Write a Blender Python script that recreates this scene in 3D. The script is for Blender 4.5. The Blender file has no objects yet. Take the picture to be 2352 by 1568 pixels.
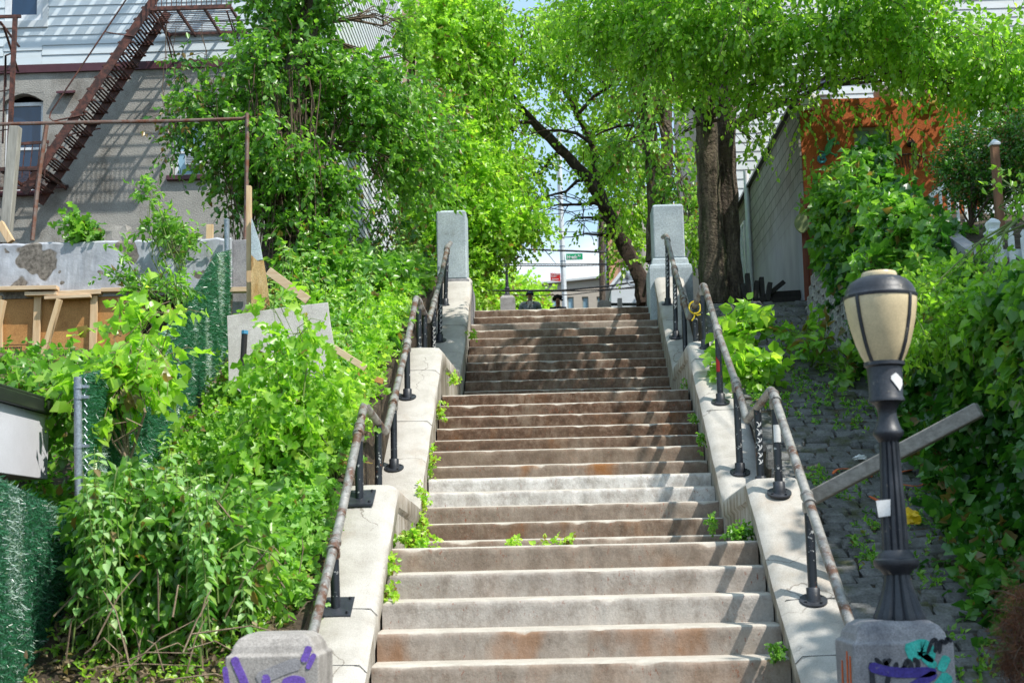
import bpy, bmesh, math, random
import numpy as np
from mathutils import Vector, Matrix
from math import sin, cos, pi, radians, atan2, sqrt

SC = bpy.context.scene
COL = SC.collection

# ---------------------------------------------------------------- camera
YAW, PITCH, ROLL = 0.026, 0.1462, -0.022
cam_data = bpy.data.cameras.new('camera')
cam = bpy.data.objects.new('camera', cam_data); COL.objects.link(cam)
camR = (Matrix.Rotation(YAW, 3, 'Z') @ Matrix.Rotation(pi/2 + PITCH, 3, 'X') @ Matrix.Rotation(ROLL, 3, 'Z'))
cam.matrix_world = camR.to_4x4()
cam_data.lens = 50; cam_data.sensor_width = 36; cam_data.clip_end = 2000; cam_data.clip_start = .1
cam_data.dof.use_dof = True; cam_data.dof.focus_distance = 17.5; cam_data.dof.aperture_fstop = 3.2
SC.camera = cam

# ---------------------------------------------------------------- sky, sun, exposure
SUNV = Vector((.63, -.40, 1.0)).normalized()            # towards the sun
w = bpy.data.worlds.new('World'); SC.world = w; w.use_nodes = True
nt = w.node_tree; nt.nodes.clear()
out = nt.nodes.new('ShaderNodeOutputWorld'); bg = nt.nodes.new('ShaderNodeBackground')
sky = nt.nodes.new('ShaderNodeTexSky'); sky.sky_type = 'NISHITA'; sky.sun_disc = False
sky.sun_elevation = math.asin(SUNV.z); sky.sun_rotation = atan2(SUNV.x, SUNV.y)
sky.air_density = 1.0; sky.dust_density = 1.0; sky.ozone_density = 1.0
tc = nt.nodes.new('ShaderNodeTexCoord'); mp = nt.nodes.new('ShaderNodeMapping'); mp.inputs['Scale'].default_value = (3, 3, 9)
nz = nt.nodes.new('ShaderNodeTexNoise'); nz.inputs['Scale'].default_value = 1.1; nz.inputs['Detail'].default_value = 7; nz.inputs['Roughness'].default_value = .55
rp = nt.nodes.new('ShaderNodeValToRGB'); rp.color_ramp.elements[0].position = .52; rp.color_ramp.elements[1].position = .70
mx = nt.nodes.new('ShaderNodeMixRGB'); mx.inputs[2].default_value = (8.2, 8.0, 7.7, 1)
nt.links.new(tc.outputs['Generated'], mp.inputs['Vector']); nt.links.new(mp.outputs[0], nz.inputs['Vector'])
nt.links.new(nz.outputs['Fac'], rp.inputs[0]); nt.links.new(rp.outputs[0], mx.inputs[0])
hz = nt.nodes.new('ShaderNodeMixRGB'); hz.inputs[0].default_value = .45; hz.inputs[2].default_value = (4.6, 6.9, 8.6, 1)
nt.links.new(sky.outputs[0], hz.inputs[1]); nt.links.new(hz.outputs[0], mx.inputs[1]); nt.links.new(mx.outputs[0], bg.inputs[0])
bg.inputs[1].default_value = .138
nt.links.new(bg.outputs[0], out.inputs[0])
sd = bpy.data.lights.new('sun', 'SUN'); sd.energy = 4.5; sd.angle = radians(.5); sd.color = (1, .955, .88)
sun = bpy.data.objects.new('sun', sd); COL.objects.link(sun)
sun.rotation_euler = (-SUNV).to_track_quat('-Z', 'Y').to_euler()
SC.view_settings.view_transform = 'Standard'; SC.view_settings.look = 'None'
SC.view_settings.exposure = .40; SC.view_settings.gamma = 1
SC.cycles.max_bounces = 6; SC.cycles.diffuse_bounces = 3; SC.cycles.glossy_bounces = 2
SC.cycles.transmission_bounces = 3; SC.cycles.transparent_max_bounces = 4; SC.cycles.caustics_reflective = False; SC.cycles.caustics_refractive = False

# ---------------------------------------------------------------- helpers
FPX = 3266.7
def ray(px, py): return camR @ Vector(((px - 1176)/FPX, -(py - 784)/FPX, -1))
def PY(px, py, Y): r = ray(px, py); return r*(Y/r.y)       # point measured in the photo at depth Y
def PX(px, py, X): r = ray(px, py); return r*(X/r.x)

def tag(o, label=None, cat=None, group=None, kind=None):
    if label: o['label'] = label
    if cat: o['category'] = cat
    if group: o['group'] = group
    if kind: o['kind'] = kind
    return o
def empty(name, loc, label=None, cat=None, group=None):
    o = bpy.data.objects.new(name, None); COL.objects.link(o); o.location = loc; o.empty_display_size = .2
    return tag(o, label, cat, group)
def origin(o):
    v = Vector((0, 0, 0))
    while o is not None: v += o.location; o = o.parent
    return v

class MB:
    """collects shapes in world coordinates, built as one mesh object"""
    def __init__(s): s.v = []; s.f = []; s.tint = None
    def add(s, vs, fs):
        b = len(s.v); s.v += [tuple(p) for p in vs]; s.f += [tuple(b + i for i in f) for f in fs]; return s
    def box(s, a, b):
        x0, x1 = sorted((a[0], b[0])); y0, y1 = sorted((a[1], b[1])); z0, z1 = sorted((a[2], b[2]))
        return s.add([(x0,y0,z0),(x1,y0,z0),(x1,y1,z0),(x0,y1,z0),(x0,y0,z1),(x1,y0,z1),(x1,y1,z1),(x0,y1,z1)],
                     [(0,3,2,1),(4,5,6,7),(0,1,5,4),(1,2,6,5),(2,3,7,6),(3,0,4,7)])
    def bar(s, p, q, w, h, up=(0,0,1)):
        """box beam from p to q, w across, h along up"""
        p, q = Vector(p), Vector(q); d = (q - p).normalized(); u = Vector(up)
        sd = d.cross(u)
        if sd.length < 1e-4: sd = d.cross(Vector((0,1,0)))
        sd.normalize(); u = sd.cross(d).normalized()
        vs = [c + sd*(a*w/2) + u*(b*h/2) for c in (p, q) for a, b in ((-1,-1),(1,-1),(1,1),(-1,1))]
        return s.add(vs, [(0,1,2,3),(7,6,5,4),(0,4,5,1),(1,5,6,2),(2,6,7,3),(3,7,4,0)])
    def tube(s, pts, r, n=8, caps=True):
        pts = [Vector(p) for p in pts]; m = len(pts)
        rs = r if isinstance(r, (list, tuple)) else [r]*m
        b = len(s.v); prev = None
        for i, p in enumerate(pts):
            d = (pts[min(i+1, m-1)] - pts[max(i-1, 0)])
            if d.length < 1e-9: d = Vector((0,0,1))
            d.normalize()
            if prev is None:
                a = d.cross(Vector((0,0,1)))
                if a.length < 1e-3: a = d.cross(Vector((1,0,0)))
            else: a = prev - d*prev.dot(d)
            a.normalize(); prev = a; c = d.cross(a)
            for k in range(n):
                t = 2*pi*k/n; s.v.append(tuple(p + (a*cos(t) + c*sin(t))*rs[i]))
        for i in range(m-1):
            for k in range(n):
                s.f.append((b+i*n+k, b+i*n+(k+1)%n, b+(i+1)*n+(k+1)%n, b+(i+1)*n+k))
        if caps:
            s.f.append(tuple(b+k for k in reversed(range(n)))); s.f.append(tuple(b+(m-1)*n+k for k in range(n)))
        return s
    def lathe(s, c, prof, n=24, flute=0, fl_n=12):
        """prof: list of (radius, z) ; c: centre"""
        b = len(s.v)
        for r, z in prof:
            for k in range(n):
                t = 2*pi*k/n; rr = r*(1 - flute*max(0, cos(fl_n*t)))
                s.v.append((c[0]+rr*cos(t), c[1]+rr*sin(t), c[2]+z))
        for i in range(len(prof)-1):
            for k in range(n): s.f.append((b+i*n+k, b+i*n+(k+1)%n, b+(i+1)*n+(k+1)%n, b+(i+1)*n+k))
        s.f.append(tuple(b+k for k in reversed(range(n)))); s.f.append(tuple(b+(len(prof)-1)*n+k for k in range(n)))
        return s
    def prism(s, poly, d):
        """poly: planar 3-D outline, d: extrusion vector"""
        d = Vector(d); n = len(poly); poly = [Vector(p) for p in poly]
        return s.add(poly + [p + d for p in poly], [tuple(reversed(range(n))), tuple(range(n, 2*n))] + [(i, (i+1)%n, n+(i+1)%n, n+i) for i in range(n)])
    def sweep(s, path, sections):
        """sections: same-length closed loops of 3-D points"""
        b = len(s.v); n = len(sections[0])
        for L in sections: s.v += [tuple(p) for p in L]
        for i in range(len(sections)-1):
            for k in range(n): s.f.append((b+i*n+k, b+i*n+(k+1)%n, b+(i+1)*n+(k+1)%n, b+(i+1)*n+k))
        s.f.append(tuple(b+k for k in reversed(range(n)))); s.f.append(tuple(b+(len(sections)-1)*n+k for k in range(n)))
        return s
    def build(s, name, mat, parent=None, smooth=False, bevel=0, seg=2, recalc=True, sub=0):
        me = bpy.data.meshes.new(name); o = origin(parent) if parent else Vector((0,0,0))
        me.from_pydata([(v[0]-o.x, v[1]-o.y, v[2]-o.z) for v in s.v], [], s.f)
        if recalc:
            bm = bmesh.new(); bm.from_mesh(me); bmesh.ops.recalc_face_normals(bm, faces=bm.faces); bm.to_mesh(me); bm.free()
        if smooth:
            me.polygons.foreach_set('use_smooth', [True]*len(me.polygons))
            try: me.set_sharp_from_angle(angle=radians(45))
            except Exception: pass
        if mat: me.materials.append(mat)
        ob = bpy.data.objects.new(name, me); COL.objects.link(ob)
        if parent: ob.parent = parent
        if bevel:
            m = ob.modifiers.new('bevel', 'BEVEL'); m.width = bevel; m.segments = seg; m.limit_method = 'ANGLE'; m.angle_limit = radians(40)
        if sub:
            m = ob.modifiers.new('sub', 'SUBSURF'); m.levels = sub; m.render_levels = sub
        return ob

# ---------------------------------------------------------------- procedural materials
def ntree(name):
    m = bpy.data.materials.new(name); m.use_nodes = True; t = m.node_tree
    b = t.nodes['Principled BSDF']; return m, t, b
def N(t, kind, **kw):
    n = t.nodes.new(kind)
    for k, v in kw.items():
        if k in n.inputs: n.inputs[k].default_value = v
        else: setattr(n, k, v)
    return n
def coords(t, scale=(1,1,1), rot=(0,0,0)):
    g = N(t, 'ShaderNodeNewGeometry'); m = N(t, 'ShaderNodeMapping'); m.inputs['Scale'].default_value = scale; m.inputs['Rotation'].default_value = rot
    t.links.new(g.outputs['Position'], m.inputs['Vector']); return m.outputs[0]
def noise(t, scale, detail=5, rough=.55, vec=None, sc=(1,1,1)):
    n = N(t, 'ShaderNodeTexNoise'); n.inputs['Scale'].default_value = scale; n.inputs['Detail'].default_value = detail; n.inputs['Roughness'].default_value = rough
    t.links.new(vec or coords(t, sc), n.inputs['Vector']); return n.outputs['Fac']
def ramp(t, fac, stops):
    r = N(t, 'ShaderNodeValToRGB'); e = r.color_ramp.elements
    while len(e) < len(stops): e.new(.5)
    for i, (p, c) in enumerate(stops):
        e[i].position = p; e[i].color = (c, c, c, 1) if isinstance(c, (int, float)) else (*c, 1)
    t.links.new(fac, r.inputs[0]); return r.outputs[0]
def mix(t, fac, a, b, mode='MIX'):
    m = N(t, 'ShaderNodeMixRGB'); m.blend_type = mode
    for i, x in ((0, fac), (1, a), (2, b)):
        if isinstance(x, (int, float)): m.inputs[i].default_value = x if i == 0 else (x, x, x, 1)
        elif isinstance(x, tuple): m.inputs[i].default_value = (*x, 1)
        else: t.links.new(x, m.inputs[i])
    return m.outputs[0]
def bump(t, b, h, strength=.4, dist=.02):
    n = N(t, 'ShaderNodeBump'); n.inputs['Strength'].default_value = strength; n.inputs['Distance'].default_value = dist
    t.links.new(h, n.inputs['Height']); t.links.new(n.outputs[0], b.inputs['Normal'])
def mottled(name, c1, c2, scale=4, c3=None, s3=1.2, t3=(.52, .68), rough=.85, bscale=60, bstr=.4, bdist=.006, sc=(1,1,1), metal=0, spec=.3, fine=0.35):
    """two tones by noise, an optional third in patches, fine grain, bump"""
    m, t, b = ntree(name)
    col = ramp(t, noise(t, scale, 6, .6, sc=sc), [(.32, c1), (.68, c2)])
    if c3: col = mix(t, ramp(t, noise(t, s3, 6, .62, sc=sc), [(t3[0], 0.), (t3[1], 1.)]), col, c3)
    if fine:
        g = ramp(t, noise(t, bscale*1.7, 2, .6), [(.3, 1-fine), (.7, 1+fine*.4)])
        col = mix(t, 1.0, col, g, 'MULTIPLY')
    t.links.new(col, b.inputs['Base Color']); b.inputs['Roughness'].default_value = rough; b.inputs['Metallic'].default_value = metal
    b.inputs['Specular IOR Level'].default_value = spec
    if bstr: bump(t, b, noise(t, bscale, 4, .6), bstr, bdist)
    return m
def plain(name, c, rough=.5, metal=0, spec=.4):
    return mottled(name, tuple(x*.88 for x in c), tuple(min(1, x*1.1) for x in c), 9, rough=rough, metal=metal, spec=spec, bstr=.15, fine=.12)

M = {}
# pale sun-bleached concrete of the parapets, with stains and cracks
def mk_parapet():
    m, t, b = ntree('parapet_concrete')
    col = ramp(t, noise(t, 3.0, 7, .62), [(.30, (.37,.345,.305)), (.55, (.49,.465,.425)), (.75, (.54,.515,.475))])
    st = ramp(t, noise(t, 1.1, 5, .6, sc=(1.6,1.0,1.6)), [(.56, 0.), (.74, .55)])
    col = mix(t, st, col, (.34,.25,.17))
    n = N(t, 'ShaderNodeNewGeometry'); s = N(t, 'ShaderNodeSeparateXYZ'); t.links.new(n.outputs['Normal'], s.inputs[0])
    side = ramp(t, s.outputs['Z'], [(.15, 1.), (.55, 0.)])
    streak = ramp(t, noise(t, 3, 6, .65, sc=(2.2,2.2,.35)), [(.36, 0.), (.66, .9)])
    mul = N(t, 'ShaderNodeMath', operation='MULTIPLY'); t.links.new(side, mul.inputs[0]); t.links.new(streak, mul.inputs[1])
    col = mix(t, mul.outputs[0], col, (.19,.155,.11))
    vo = N(t, 'ShaderNodeTexVoronoi', feature='DISTANCE_TO_EDGE'); vo.inputs['Scale'].default_value = .9
    wv = N(t, 'ShaderNodeTexNoise'); wv.inputs['Scale'].default_value = 2.2; wv.inputs['Detail'].default_value = 5; t.links.new(coords(t), wv.inputs['Vector'])
    va = N(t, 'ShaderNodeVectorMath', operation='ADD'); vb = N(t, 'ShaderNodeVectorMath', operation='SCALE'); vb.inputs['Scale'].default_value = .7; t.links.new(wv.outputs['Color'], vb.inputs[0]); t.links.new(coords(t), va.inputs[0]); t.links.new(vb.outputs[0], va.inputs[1]); t.links.new(va.outputs[0], vo.inputs['Vector'])
    ck = N(t, 'ShaderNodeMath', operation='MULTIPLY'); t.links.new(ramp(t, vo.outputs['Distance'], [(.0, 1.), (.007, 0.)]), ck.inputs[0]); t.links.new(ramp(t, noise(t, 1.4, 3, .5), [(.5, 0.), (.56, .75)]), ck.inputs[1])
    col = mix(t, ck.outputs[0], col, (.10,.075,.055))
    col = mix(t, 1.0, col, ramp(t, noise(t, 110, 2, .6), [(.3,.80),(.7,1.08)]), 'MULTIPLY')
    t.links.new(col, b.inputs['Base Color']); b.inputs['Roughness'].default_value = .9; b.inputs['Specular IOR Level'].default_value = .15
    bump(t, b, noise(t, 45, 5, .65), .35, .008); return m
M['parapet'] = mk_parapet()
def mk_step():
    """worn steps: pale treads, risers stained brown with rusty flecks; object colour R = grime, G = pallor, B = orange stain"""
    m, t, b = ntree('step_stone')
    oi = N(t, 'ShaderNodeObjectInfo'); so = N(t, 'ShaderNodeSeparateColor'); t.links.new(oi.outputs['Color'], so.inputs[0])
    grain = noise(t, 70, 4, .7)
    base = ramp(t, noise(t, 2.6, 6, .6), [(.3, (.27,.205,.15)), (.7, (.385,.315,.245))])
    pale = ramp(t, noise(t, 5, 6, .6), [(.3, (.64,.62,.59)), (.7, (.80,.79,.77))])
    base = mix(t, so.outputs['Green'], base, pale)
    base = mix(t, ramp(t, noise(t, 5.5, 8, .78, sc=(1,1,.7)), [(.44, 0.), (.62, .5)]), base, (.15,.115,.085))
    streak = noise(t, 9, 6, .7, sc=(1.0,1.0,.32)); blot = noise(t, 1.7, 5, .6)
    add = N(t, 'ShaderNodeMath', operation='ADD'); t.links.new(streak, add.inputs[0]); t.links.new(blot, add.inputs[1])
    gr = ramp(t, add.outputs[0], [(.0, 0.), (1., 1.)])
    mul = N(t, 'ShaderNodeMath', operation='MULTIPLY'); t.links.new(so.outputs['Red'], mul.inputs[1])
    st = ramp(t, add.outputs[0], [(.36, .25), (.52, 1.)])
    # add runs 0..2, so halve it first
    hv = N(t, 'ShaderNodeMath', operation='MULTIPLY'); hv.inputs[1].default_value = .5; t.links.new(add.outputs[0], hv.inputs[0])
    st = ramp(t, hv.outputs[0], [(.38, .45), (.52, 1.)]); t.links.new(st, mul.inputs[0])
    dark = ramp(t, noise(t, 14, 5, .7), [(.3, (.060,.035,.023)), (.5, (.115,.068,.045)), (.7, (.21,.145,.105))])
    riser = mix(t, mul.outputs[0], base, dark)
    fl = N(t, 'ShaderNodeMath', operation='MULTIPLY'); t.links.new(ramp(t, noise(t, 36, 3, .8, sc=(1,1,.45)), [(.60, 0.), (.68, .75)]), fl.inputs[0]); t.links.new(ramp(t, noise(t, 3.1, 4, .6), [(.45, .15), (.6, 1.)]), fl.inputs[1])
    riser = mix(t, fl.outputs[0], riser, (.24,.075,.04))
    fl2 = ramp(t, noise(t, 52, 3, .8, sc=(1,1,.6)), [(.66, 0.), (.72, .6)])
    riser = mix(t, fl2, riser, (.42,.36,.30))
    om = N(t, 'ShaderNodeMath', operation='MULTIPLY'); t.links.new(so.outputs['Blue'], om.inputs[0])
    t.links.new(ramp(t, noise(t, 1.9, 3, .5, sc=(1,1,.5)), [(.54, 0.), (.64, .8)]), om.inputs[1])
    riser = mix(t, om.outputs[0], riser, (.30,.12,.03))
    tread = ramp(t, noise(t, 6, 6, .6), [(.3, (.42,.38,.325)), (.7, (.56,.52,.455))])
    n = N(t, 'ShaderNodeNewGeometry'); s = N(t, 'ShaderNodeSeparateXYZ'); t.links.new(n.outputs['Normal'], s.inputs[0])
    ng = N(t, 'ShaderNodeMath', operation='ADD'); t.links.new(s.outputs['Z'], ng.inputs[0])
    n3 = N(t, 'ShaderNodeMath', operation='MULTIPLY'); n3.inputs[1].default_value = .25; t.links.new(noise(t, 25, 4, .7), n3.inputs[0]); t.links.new(n3.outputs[0], ng.inputs[1])
    up = ramp(t, ng.outputs[0], [(.74, 0.), (1.0, 1.)])
    col = mix(t, up, riser, tread)
    col = mix(t, 1.0, col, ramp(t, grain, [(.3,.87),(.7,1.08)]), 'MULTIPLY')
    t.links.new(col, b.inputs['Base Color']); b.inputs['Roughness'].default_value = .93; b.inputs['Specular IOR Level'].default_value = .12
    bump(t, b, noise(t, 26, 6, .7), .55, .012); return m
M['step'] = mk_step()
def mk_oldwall():
    m, t, b = ntree('spalled_concrete')
    v = N(t, 'ShaderNodeTexVoronoi'); v.inputs['Scale'].default_value = 1.25
    dn = N(t, 'ShaderNodeTexNoise'); dn.inputs['Scale'].default_value = 3; t.links.new(coords(t), dn.inputs['Vector'])
    vm = N(t, 'ShaderNodeVectorMath', operation='ADD'); t.links.new(coords(t, (1,1,1.1)), vm.inputs[0])
    vs = N(t, 'ShaderNodeVectorMath', operation='SCALE'); vs.inputs['Scale'].default_value = .55; t.links.new(dn.outputs['Color'], vs.inputs[0]); t.links.new(vs.outputs[0], vm.inputs[1])
    t.links.new(vm.outputs[0], v.inputs['Vector'])
    hole = ramp(t, v.outputs['Distance'], [(.33, 1.), (.36, 0.)])
    v2 = N(t, 'ShaderNodeTexVoronoi'); v2.inputs['Scale'].default_value = 3.1; t.links.new(vm.outputs[0], v2.inputs['Vector'])
    h2 = N(t, 'ShaderNodeMath', operation='MAXIMUM'); t.links.new(hole, h2.inputs[0]); t.links.new(ramp(t, v2.outputs['Distance'], [(.17, 1.), (.19, 0.)]), h2.inputs[1]); hole = h2.outputs[0]
    col = ramp(t, noise(t, 4, 7, .65), [(.3, (.27,.28,.31)), (.7, (.50,.52,.57))])
    col = mix(t, ramp(t, noise(t, 3, 6, .7, sc=(3,3,.5)), [(.5, 0.), (.7, .55)]), col, (.20,.20,.21))
    col = mix(t, hole, col, ramp(t, noise(t, 22, 5, .7), [(.35,(.07,.06,.05)),(.65,(.25,.22,.19))]))
    t.links.new(col, b.inputs['Base Color']); b.inputs['Roughness'].default_value = .9
    h = mix(t, hole, noise(t, 28, 4, .6), mix(t, .8, noise(t, 20, 4, .8), -1.0)); bump(t, b, h, .35, .012); return m
M['oldwall'] = mk_oldwall()
M['greytrim'] = plain('grey_green_trim', (.34,.36,.33), .6); M['whouse'] = mottled('pale_grey_render', (.40,.40,.385), (.50,.50,.48), 1.3, c3=(.36,.34,.31), s3=.9, bscale=40, bstr=.2); M['whitepole'] = plain('pale_pole_paint', (.60,.64,.66), .5)
M['stucco'] = mottled('grey_stucco', (.32,.31,.285), (.44,.425,.39), 1.6, c3=(.17,.15,.125), s3=1.1, t3=(.52,.72), bscale=34, bstr=.55, bdist=.02)
M['orange'] = mottled('orange_stucco', (.45,.12,.042), (.57,.165,.06), 2.2, c3=(.38,.12,.055), s3=1.2, bscale=45, bstr=.4, bdist=.012, rough=.9, spec=.15)
def mk_siding(name, c, sc=(.6,.6,26)):
    m, t, b = ntree(name)
    col = ramp(t, noise(t, 2.2, 5, .6, sc=(.5,.5,1)), [(.3, tuple(x*.88 for x in c)), (.7, c)])
    g = ramp(t, noise(t, 1.3, 6, .75, sc=(.8,.8,6)), [(.45, 0.), (.75, .28)]); col = mix(t, g, col, (.42,.36,.25))
    t.links.new(col, b.inputs['Base Color']); b.inputs['Roughness'].default_value = .55
    bump(t, b, noise(t, 9, 4, .6, sc=sc), .25, .004); return m
M['siding'] = mk_siding('white_siding', (.62,.70,.75)); M['siding2'] = mk_siding('cream_siding', (.62,.66,.68))
M['white'] = plain('white_paint', (.72,.75,.78), .4); M['cap_dark'] = plain('dark_metal_cap', (.035,.037,.04), .35, .3)
M['whitewall'] = mottled('white_render', (.62,.62,.66), (.70,.70,.75), 3, bscale=140, bstr=.3, bdist=.003)
M['maroon'] = plain('maroon_band', (.085,.03,.04), .5)
def mk_rust(name, dark, red, lo=.42, hi=.6, rough=.62):
    m, t, b = ntree(name)
    col = ramp(t, noise(t, 9, 7, .7), [(.35, dark), (lo, dark), (hi, red)])
    col = mix(t, ramp(t, noise(t, 38, 4, .7), [(.62,0.),(.7,.5)]), col, (.35,.14,.05))
    t.links.new(col, b.inputs['Base Color']); b.inputs['Roughness'].default_value = rough; b.inputs['Metallic'].default_value = .15
    bump(t, b, noise(t, 55, 4, .7), .4, .003); return m
M['rust'] = mk_rust('rusted_iron', (.045,.022,.018), (.15,.055,.038))
M['rustpipe'] = mk_rust('rusted_pipe', (.20,.15,.13), (.17,.06,.03), .4, .62)
def mk_rail():
    m, t, b = ntree('worn_rail_paint')
    col = ramp(t, noise(t, 5, 7, .68), [(.34, (.40,.385,.36)), (.50, (.23,.225,.215)), (.60, (.13,.065,.04))])
    col = mix(t, ramp(t, noise(t, 30, 4, .7), [(.58,0.),(.66,.85)]), col, (.45,.43,.40))
    col = mix(t, ramp(t, noise(t, 21, 4, .7), [(.63,0.),(.7,.8)]), col, (.035,.03,.035))
    t.links.new(col, b.inputs['Base Color']); b.inputs['Roughness'].default_value = .5; b.inputs['Metallic'].default_value = .25
    bump(t, b, noise(t, 60, 4, .7), .4, .003); return m
M['rail'] = mk_rail()
def mk_post():
    m, t, b = ntree('chipped_black_paint')
    col = ramp(t, noise(t, 6, 4, .6), [(.3, (.012,.015,.021)), (.7, (.03,.036,.046))])
    col = mix(t, ramp(t, noise(t, 26, 3, .6), [(.645,0.),(.67,1.)]), col, (.42,.43,.43))
    col = mix(t, ramp(t, noise(t, 17, 3, .6), [(.68,0.),(.71,.8)]), col, (.20,.07,.03))
    t.links.new(col, b.inputs['Base Color']); b.inputs['Roughness'].default_value = .38
    bump(t, b, noise(t, 40, 4, .7), .25, .003); return m
M['post'] = mk_post()
M['castiron'] = mottled('black_cast_iron', (.016,.019,.026), (.04,.045,.058), 7, c3=(.22,.20,.17), s3=9, t3=(.64,.70), rough=.46, bscale=50, bstr=.3, bdist=.003, spec=.5)
M['glasspane'] = plain('milky_lamp_plastic', (.68,.55,.34), .35)
M['galv'] = mottled('galvanised_steel', (.22,.26,.30), (.38,.43,.48), 12, rough=.42, metal=.5, bscale=40, bstr=.15)
M['pillar'] = mottled('blue_grey_concrete', (.38,.45,.50), (.54,.62,.66), 2.2, c3=(.20,.20,.19), s3=1.6, t3=(.62,.8), bscale=45, bstr=.5)
M['pierconc'] = mottled('rough_pier_concrete', (.27,.25,.23), (.44,.41,.38), 5, c3=(.15,.14,.13), s3=3, t3=(.56,.74), bscale=60, bstr=.5)
M['pierdark'] = mottled('grey_pier_concrete', (.25,.245,.26), (.36,.35,.36), 5, c3=(.14,.14,.16), s3=3, t3=(.56,.74), bscale=60, bstr=.4)
def mk_wood(name, a, b_, sc=(7,7,.7), rough=.8):
    m, t, b = ntree(name)
    col = ramp(t, noise(t, 4, 7, .65, sc=sc), [(.3, a), (.7, b_)]); t.links.new(col, b.inputs['Base Color']); b.inputs['Roughness'].default_value = rough
    bump(t, b, noise(t, 10, 5, .6, sc=sc), .35, .004); return m
M['lumber'] = mk_wood('new_lumber', (.52,.33,.17), (.72,.53,.33)); M['lumberx'] = mk_wood('new_lumber_long', (.50,.33,.19), (.70,.55,.38), (.7,7,7))
M['oldwood'] = mk_wood('weathered_wood', (.20,.19,.165), (.40,.385,.34)); M['redwood'] = mk_wood('red_brown_boards', (.13,.035,.02), (.24,.075,.04))
M['darkwood'] = mk_wood('blackened_wood', (.010,.009,.008), (.028,.022,.018)); M['beam'] = mk_wood('grey_beam', (.17,.155,.14), (.33,.31,.28), (.8,9,9))
M['brownpost'] = mk_wood('brown_post', (.15,.07,.035), (.25,.13,.07))
M['ply'] = mottled('plywood', (.42,.20,.065), (.60,.31,.11), 2.5, c3=(.30,.13,.04), s3=3, t3=(.55,.7), bscale=60, bstr=.2, rough=.7)
M['osb'] = mottled('chip_board', (.52,.31,.12), (.72,.52,.27), 16, c3=(.34,.17,.06), s3=9, t3=(.55,.62), bscale=50, bstr=.4, sc=(1,1,.35))
M['slab'] = mottled('cement_board', (.38,.36,.33), (.50,.48,.45), 3, c3=(.28,.26,.23), s3=2, t3=(.55,.75), bscale=70, bstr=.35)
def mk_block():
    m, t, b = ntree('concrete_block_wall')
    v = coords(t, (1,1,1), (0,0,pi/2))
    g = N(t, 'ShaderNodeNewGeometry'); s = N(t, 'ShaderNodeSeparateXYZ'); t.links.new(g.outputs['Position'], s.inputs[0])
    c = N(t, 'ShaderNodeCombineXYZ'); t.links.new(s.outputs['Y'], c.inputs[0]); t.links.new(s.outputs['Z'], c.inputs[1])
    br = N(t, 'ShaderNodeTexBrick'); br.inputs['Scale'].default_value = 1; br.inputs['Brick Width'].default_value = .40; br.inputs['Row Height'].default_value = .20
    br.inputs['Mortar Size'].default_value = .010; br.inputs['Color1'].default_value = (.23,.21,.195,1); br.inputs['Color2'].default_value = (.31,.29,.275,1); br.inputs['Mortar'].default_value = (.09,.085,.08,1)
    t.links.new(c.outputs[0], br.inputs['Vector'])
    low = N(t, 'ShaderNodeMath', operation='ADD'); t.links.new(s.outputs['Z'], low.inputs[0])
    nn = N(t, 'ShaderNodeMath', operation='MULTIPLY'); nn.inputs[1].default_value = .9; t.links.new(noise(t, 1.2, 5, .6), nn.inputs[0]); t.links.new(nn.outputs[0], low.inputs[1])
    mr = N(t, 'ShaderNodeMapRange'); mr.inputs['From Min'].default_value = 5.3; mr.inputs['From Max'].default_value = 6.0; t.links.new(low.outputs[0], mr.inputs['Value'])
    col = mix(t, mr.outputs[0], ramp(t, noise(t, 3, 6, .6, sc=(1,1,.4)), [(.3,(.30,.30,.33)),(.7,(.42,.42,.45))]), br.outputs['Color'])
    t.links.new(col, b.inputs['Base Color']); b.inputs['Roughness'].default_value = .9
    bump(t, b, br.outputs['Fac'], -.5, .01); return m
M['block'] = mk_block()
def mk_brick(name, c1, c2, mo):
    m, t, b = ntree(name)
    g = N(t, 'ShaderNodeNewGeometry'); s = N(t, 'ShaderNodeSeparateXYZ'); t.links.new(g.outputs['Position'], s.inputs[0])
    c = N(t, 'ShaderNodeCombineXYZ'); ad = N(t, 'ShaderNodeMath', operation='ADD'); t.links.new(s.outputs['X'], ad.inputs[0]); t.links.new(s.outputs['Y'], ad.inputs[1])
    t.links.new(ad.outputs[0], c.inputs[0]); t.links.new(s.outputs['Z'], c.inputs[1])
    br = N(t, 'ShaderNodeTexBrick'); br.inputs['Scale'].default_value = 1; br.inputs['Brick Width'].default_value = .24; br.inputs['Row Height'].default_value = .08
    br.inputs['Mortar Size'].default_value = .008; br.inputs['Color1'].default_value = (*c1,1); br.inputs['Color2'].default_value = (*c2,1); br.inputs['Mortar'].default_value = (*mo,1)
    t.links.new(c.outputs[0], br.inputs['Vector']); col = mix(t, ramp(t, noise(t, 1.3, 5, .6), [(.3,.0),(.8,.35)]), br.outputs['Color'], mo)
    t.links.new(col, b.inputs['Base Color']); b.inputs['Roughness'].default_value = .9; return m
M['tanbrick'] = mk_brick('tan_brick', (.50,.34,.24), (.60,.43,.32), (.50,.45,.38)); M['farbrick'] = mk_brick('pale_tan_brick', (.50,.43,.36), (.55,.48,.40), (.50,.46,.41))
M['brownbrick'] = mk_brick('brown_brick', (.22,.11,.09), (.30,.16,.13), (.30,.25,.22)); M['orbrick'] = mk_brick('orange_brick', (.50,.20,.08), (.58,.26,.12), (.5,.4,.3))
M['cobble'] = mottled('granite_setts', (.085,.084,.08), (.20,.20,.195), 5, c3=(.07,.075,.035), s3=3.5, t3=(.5,.66), bscale=35, bstr=.6, bdist=.012, rough=.8)
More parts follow.
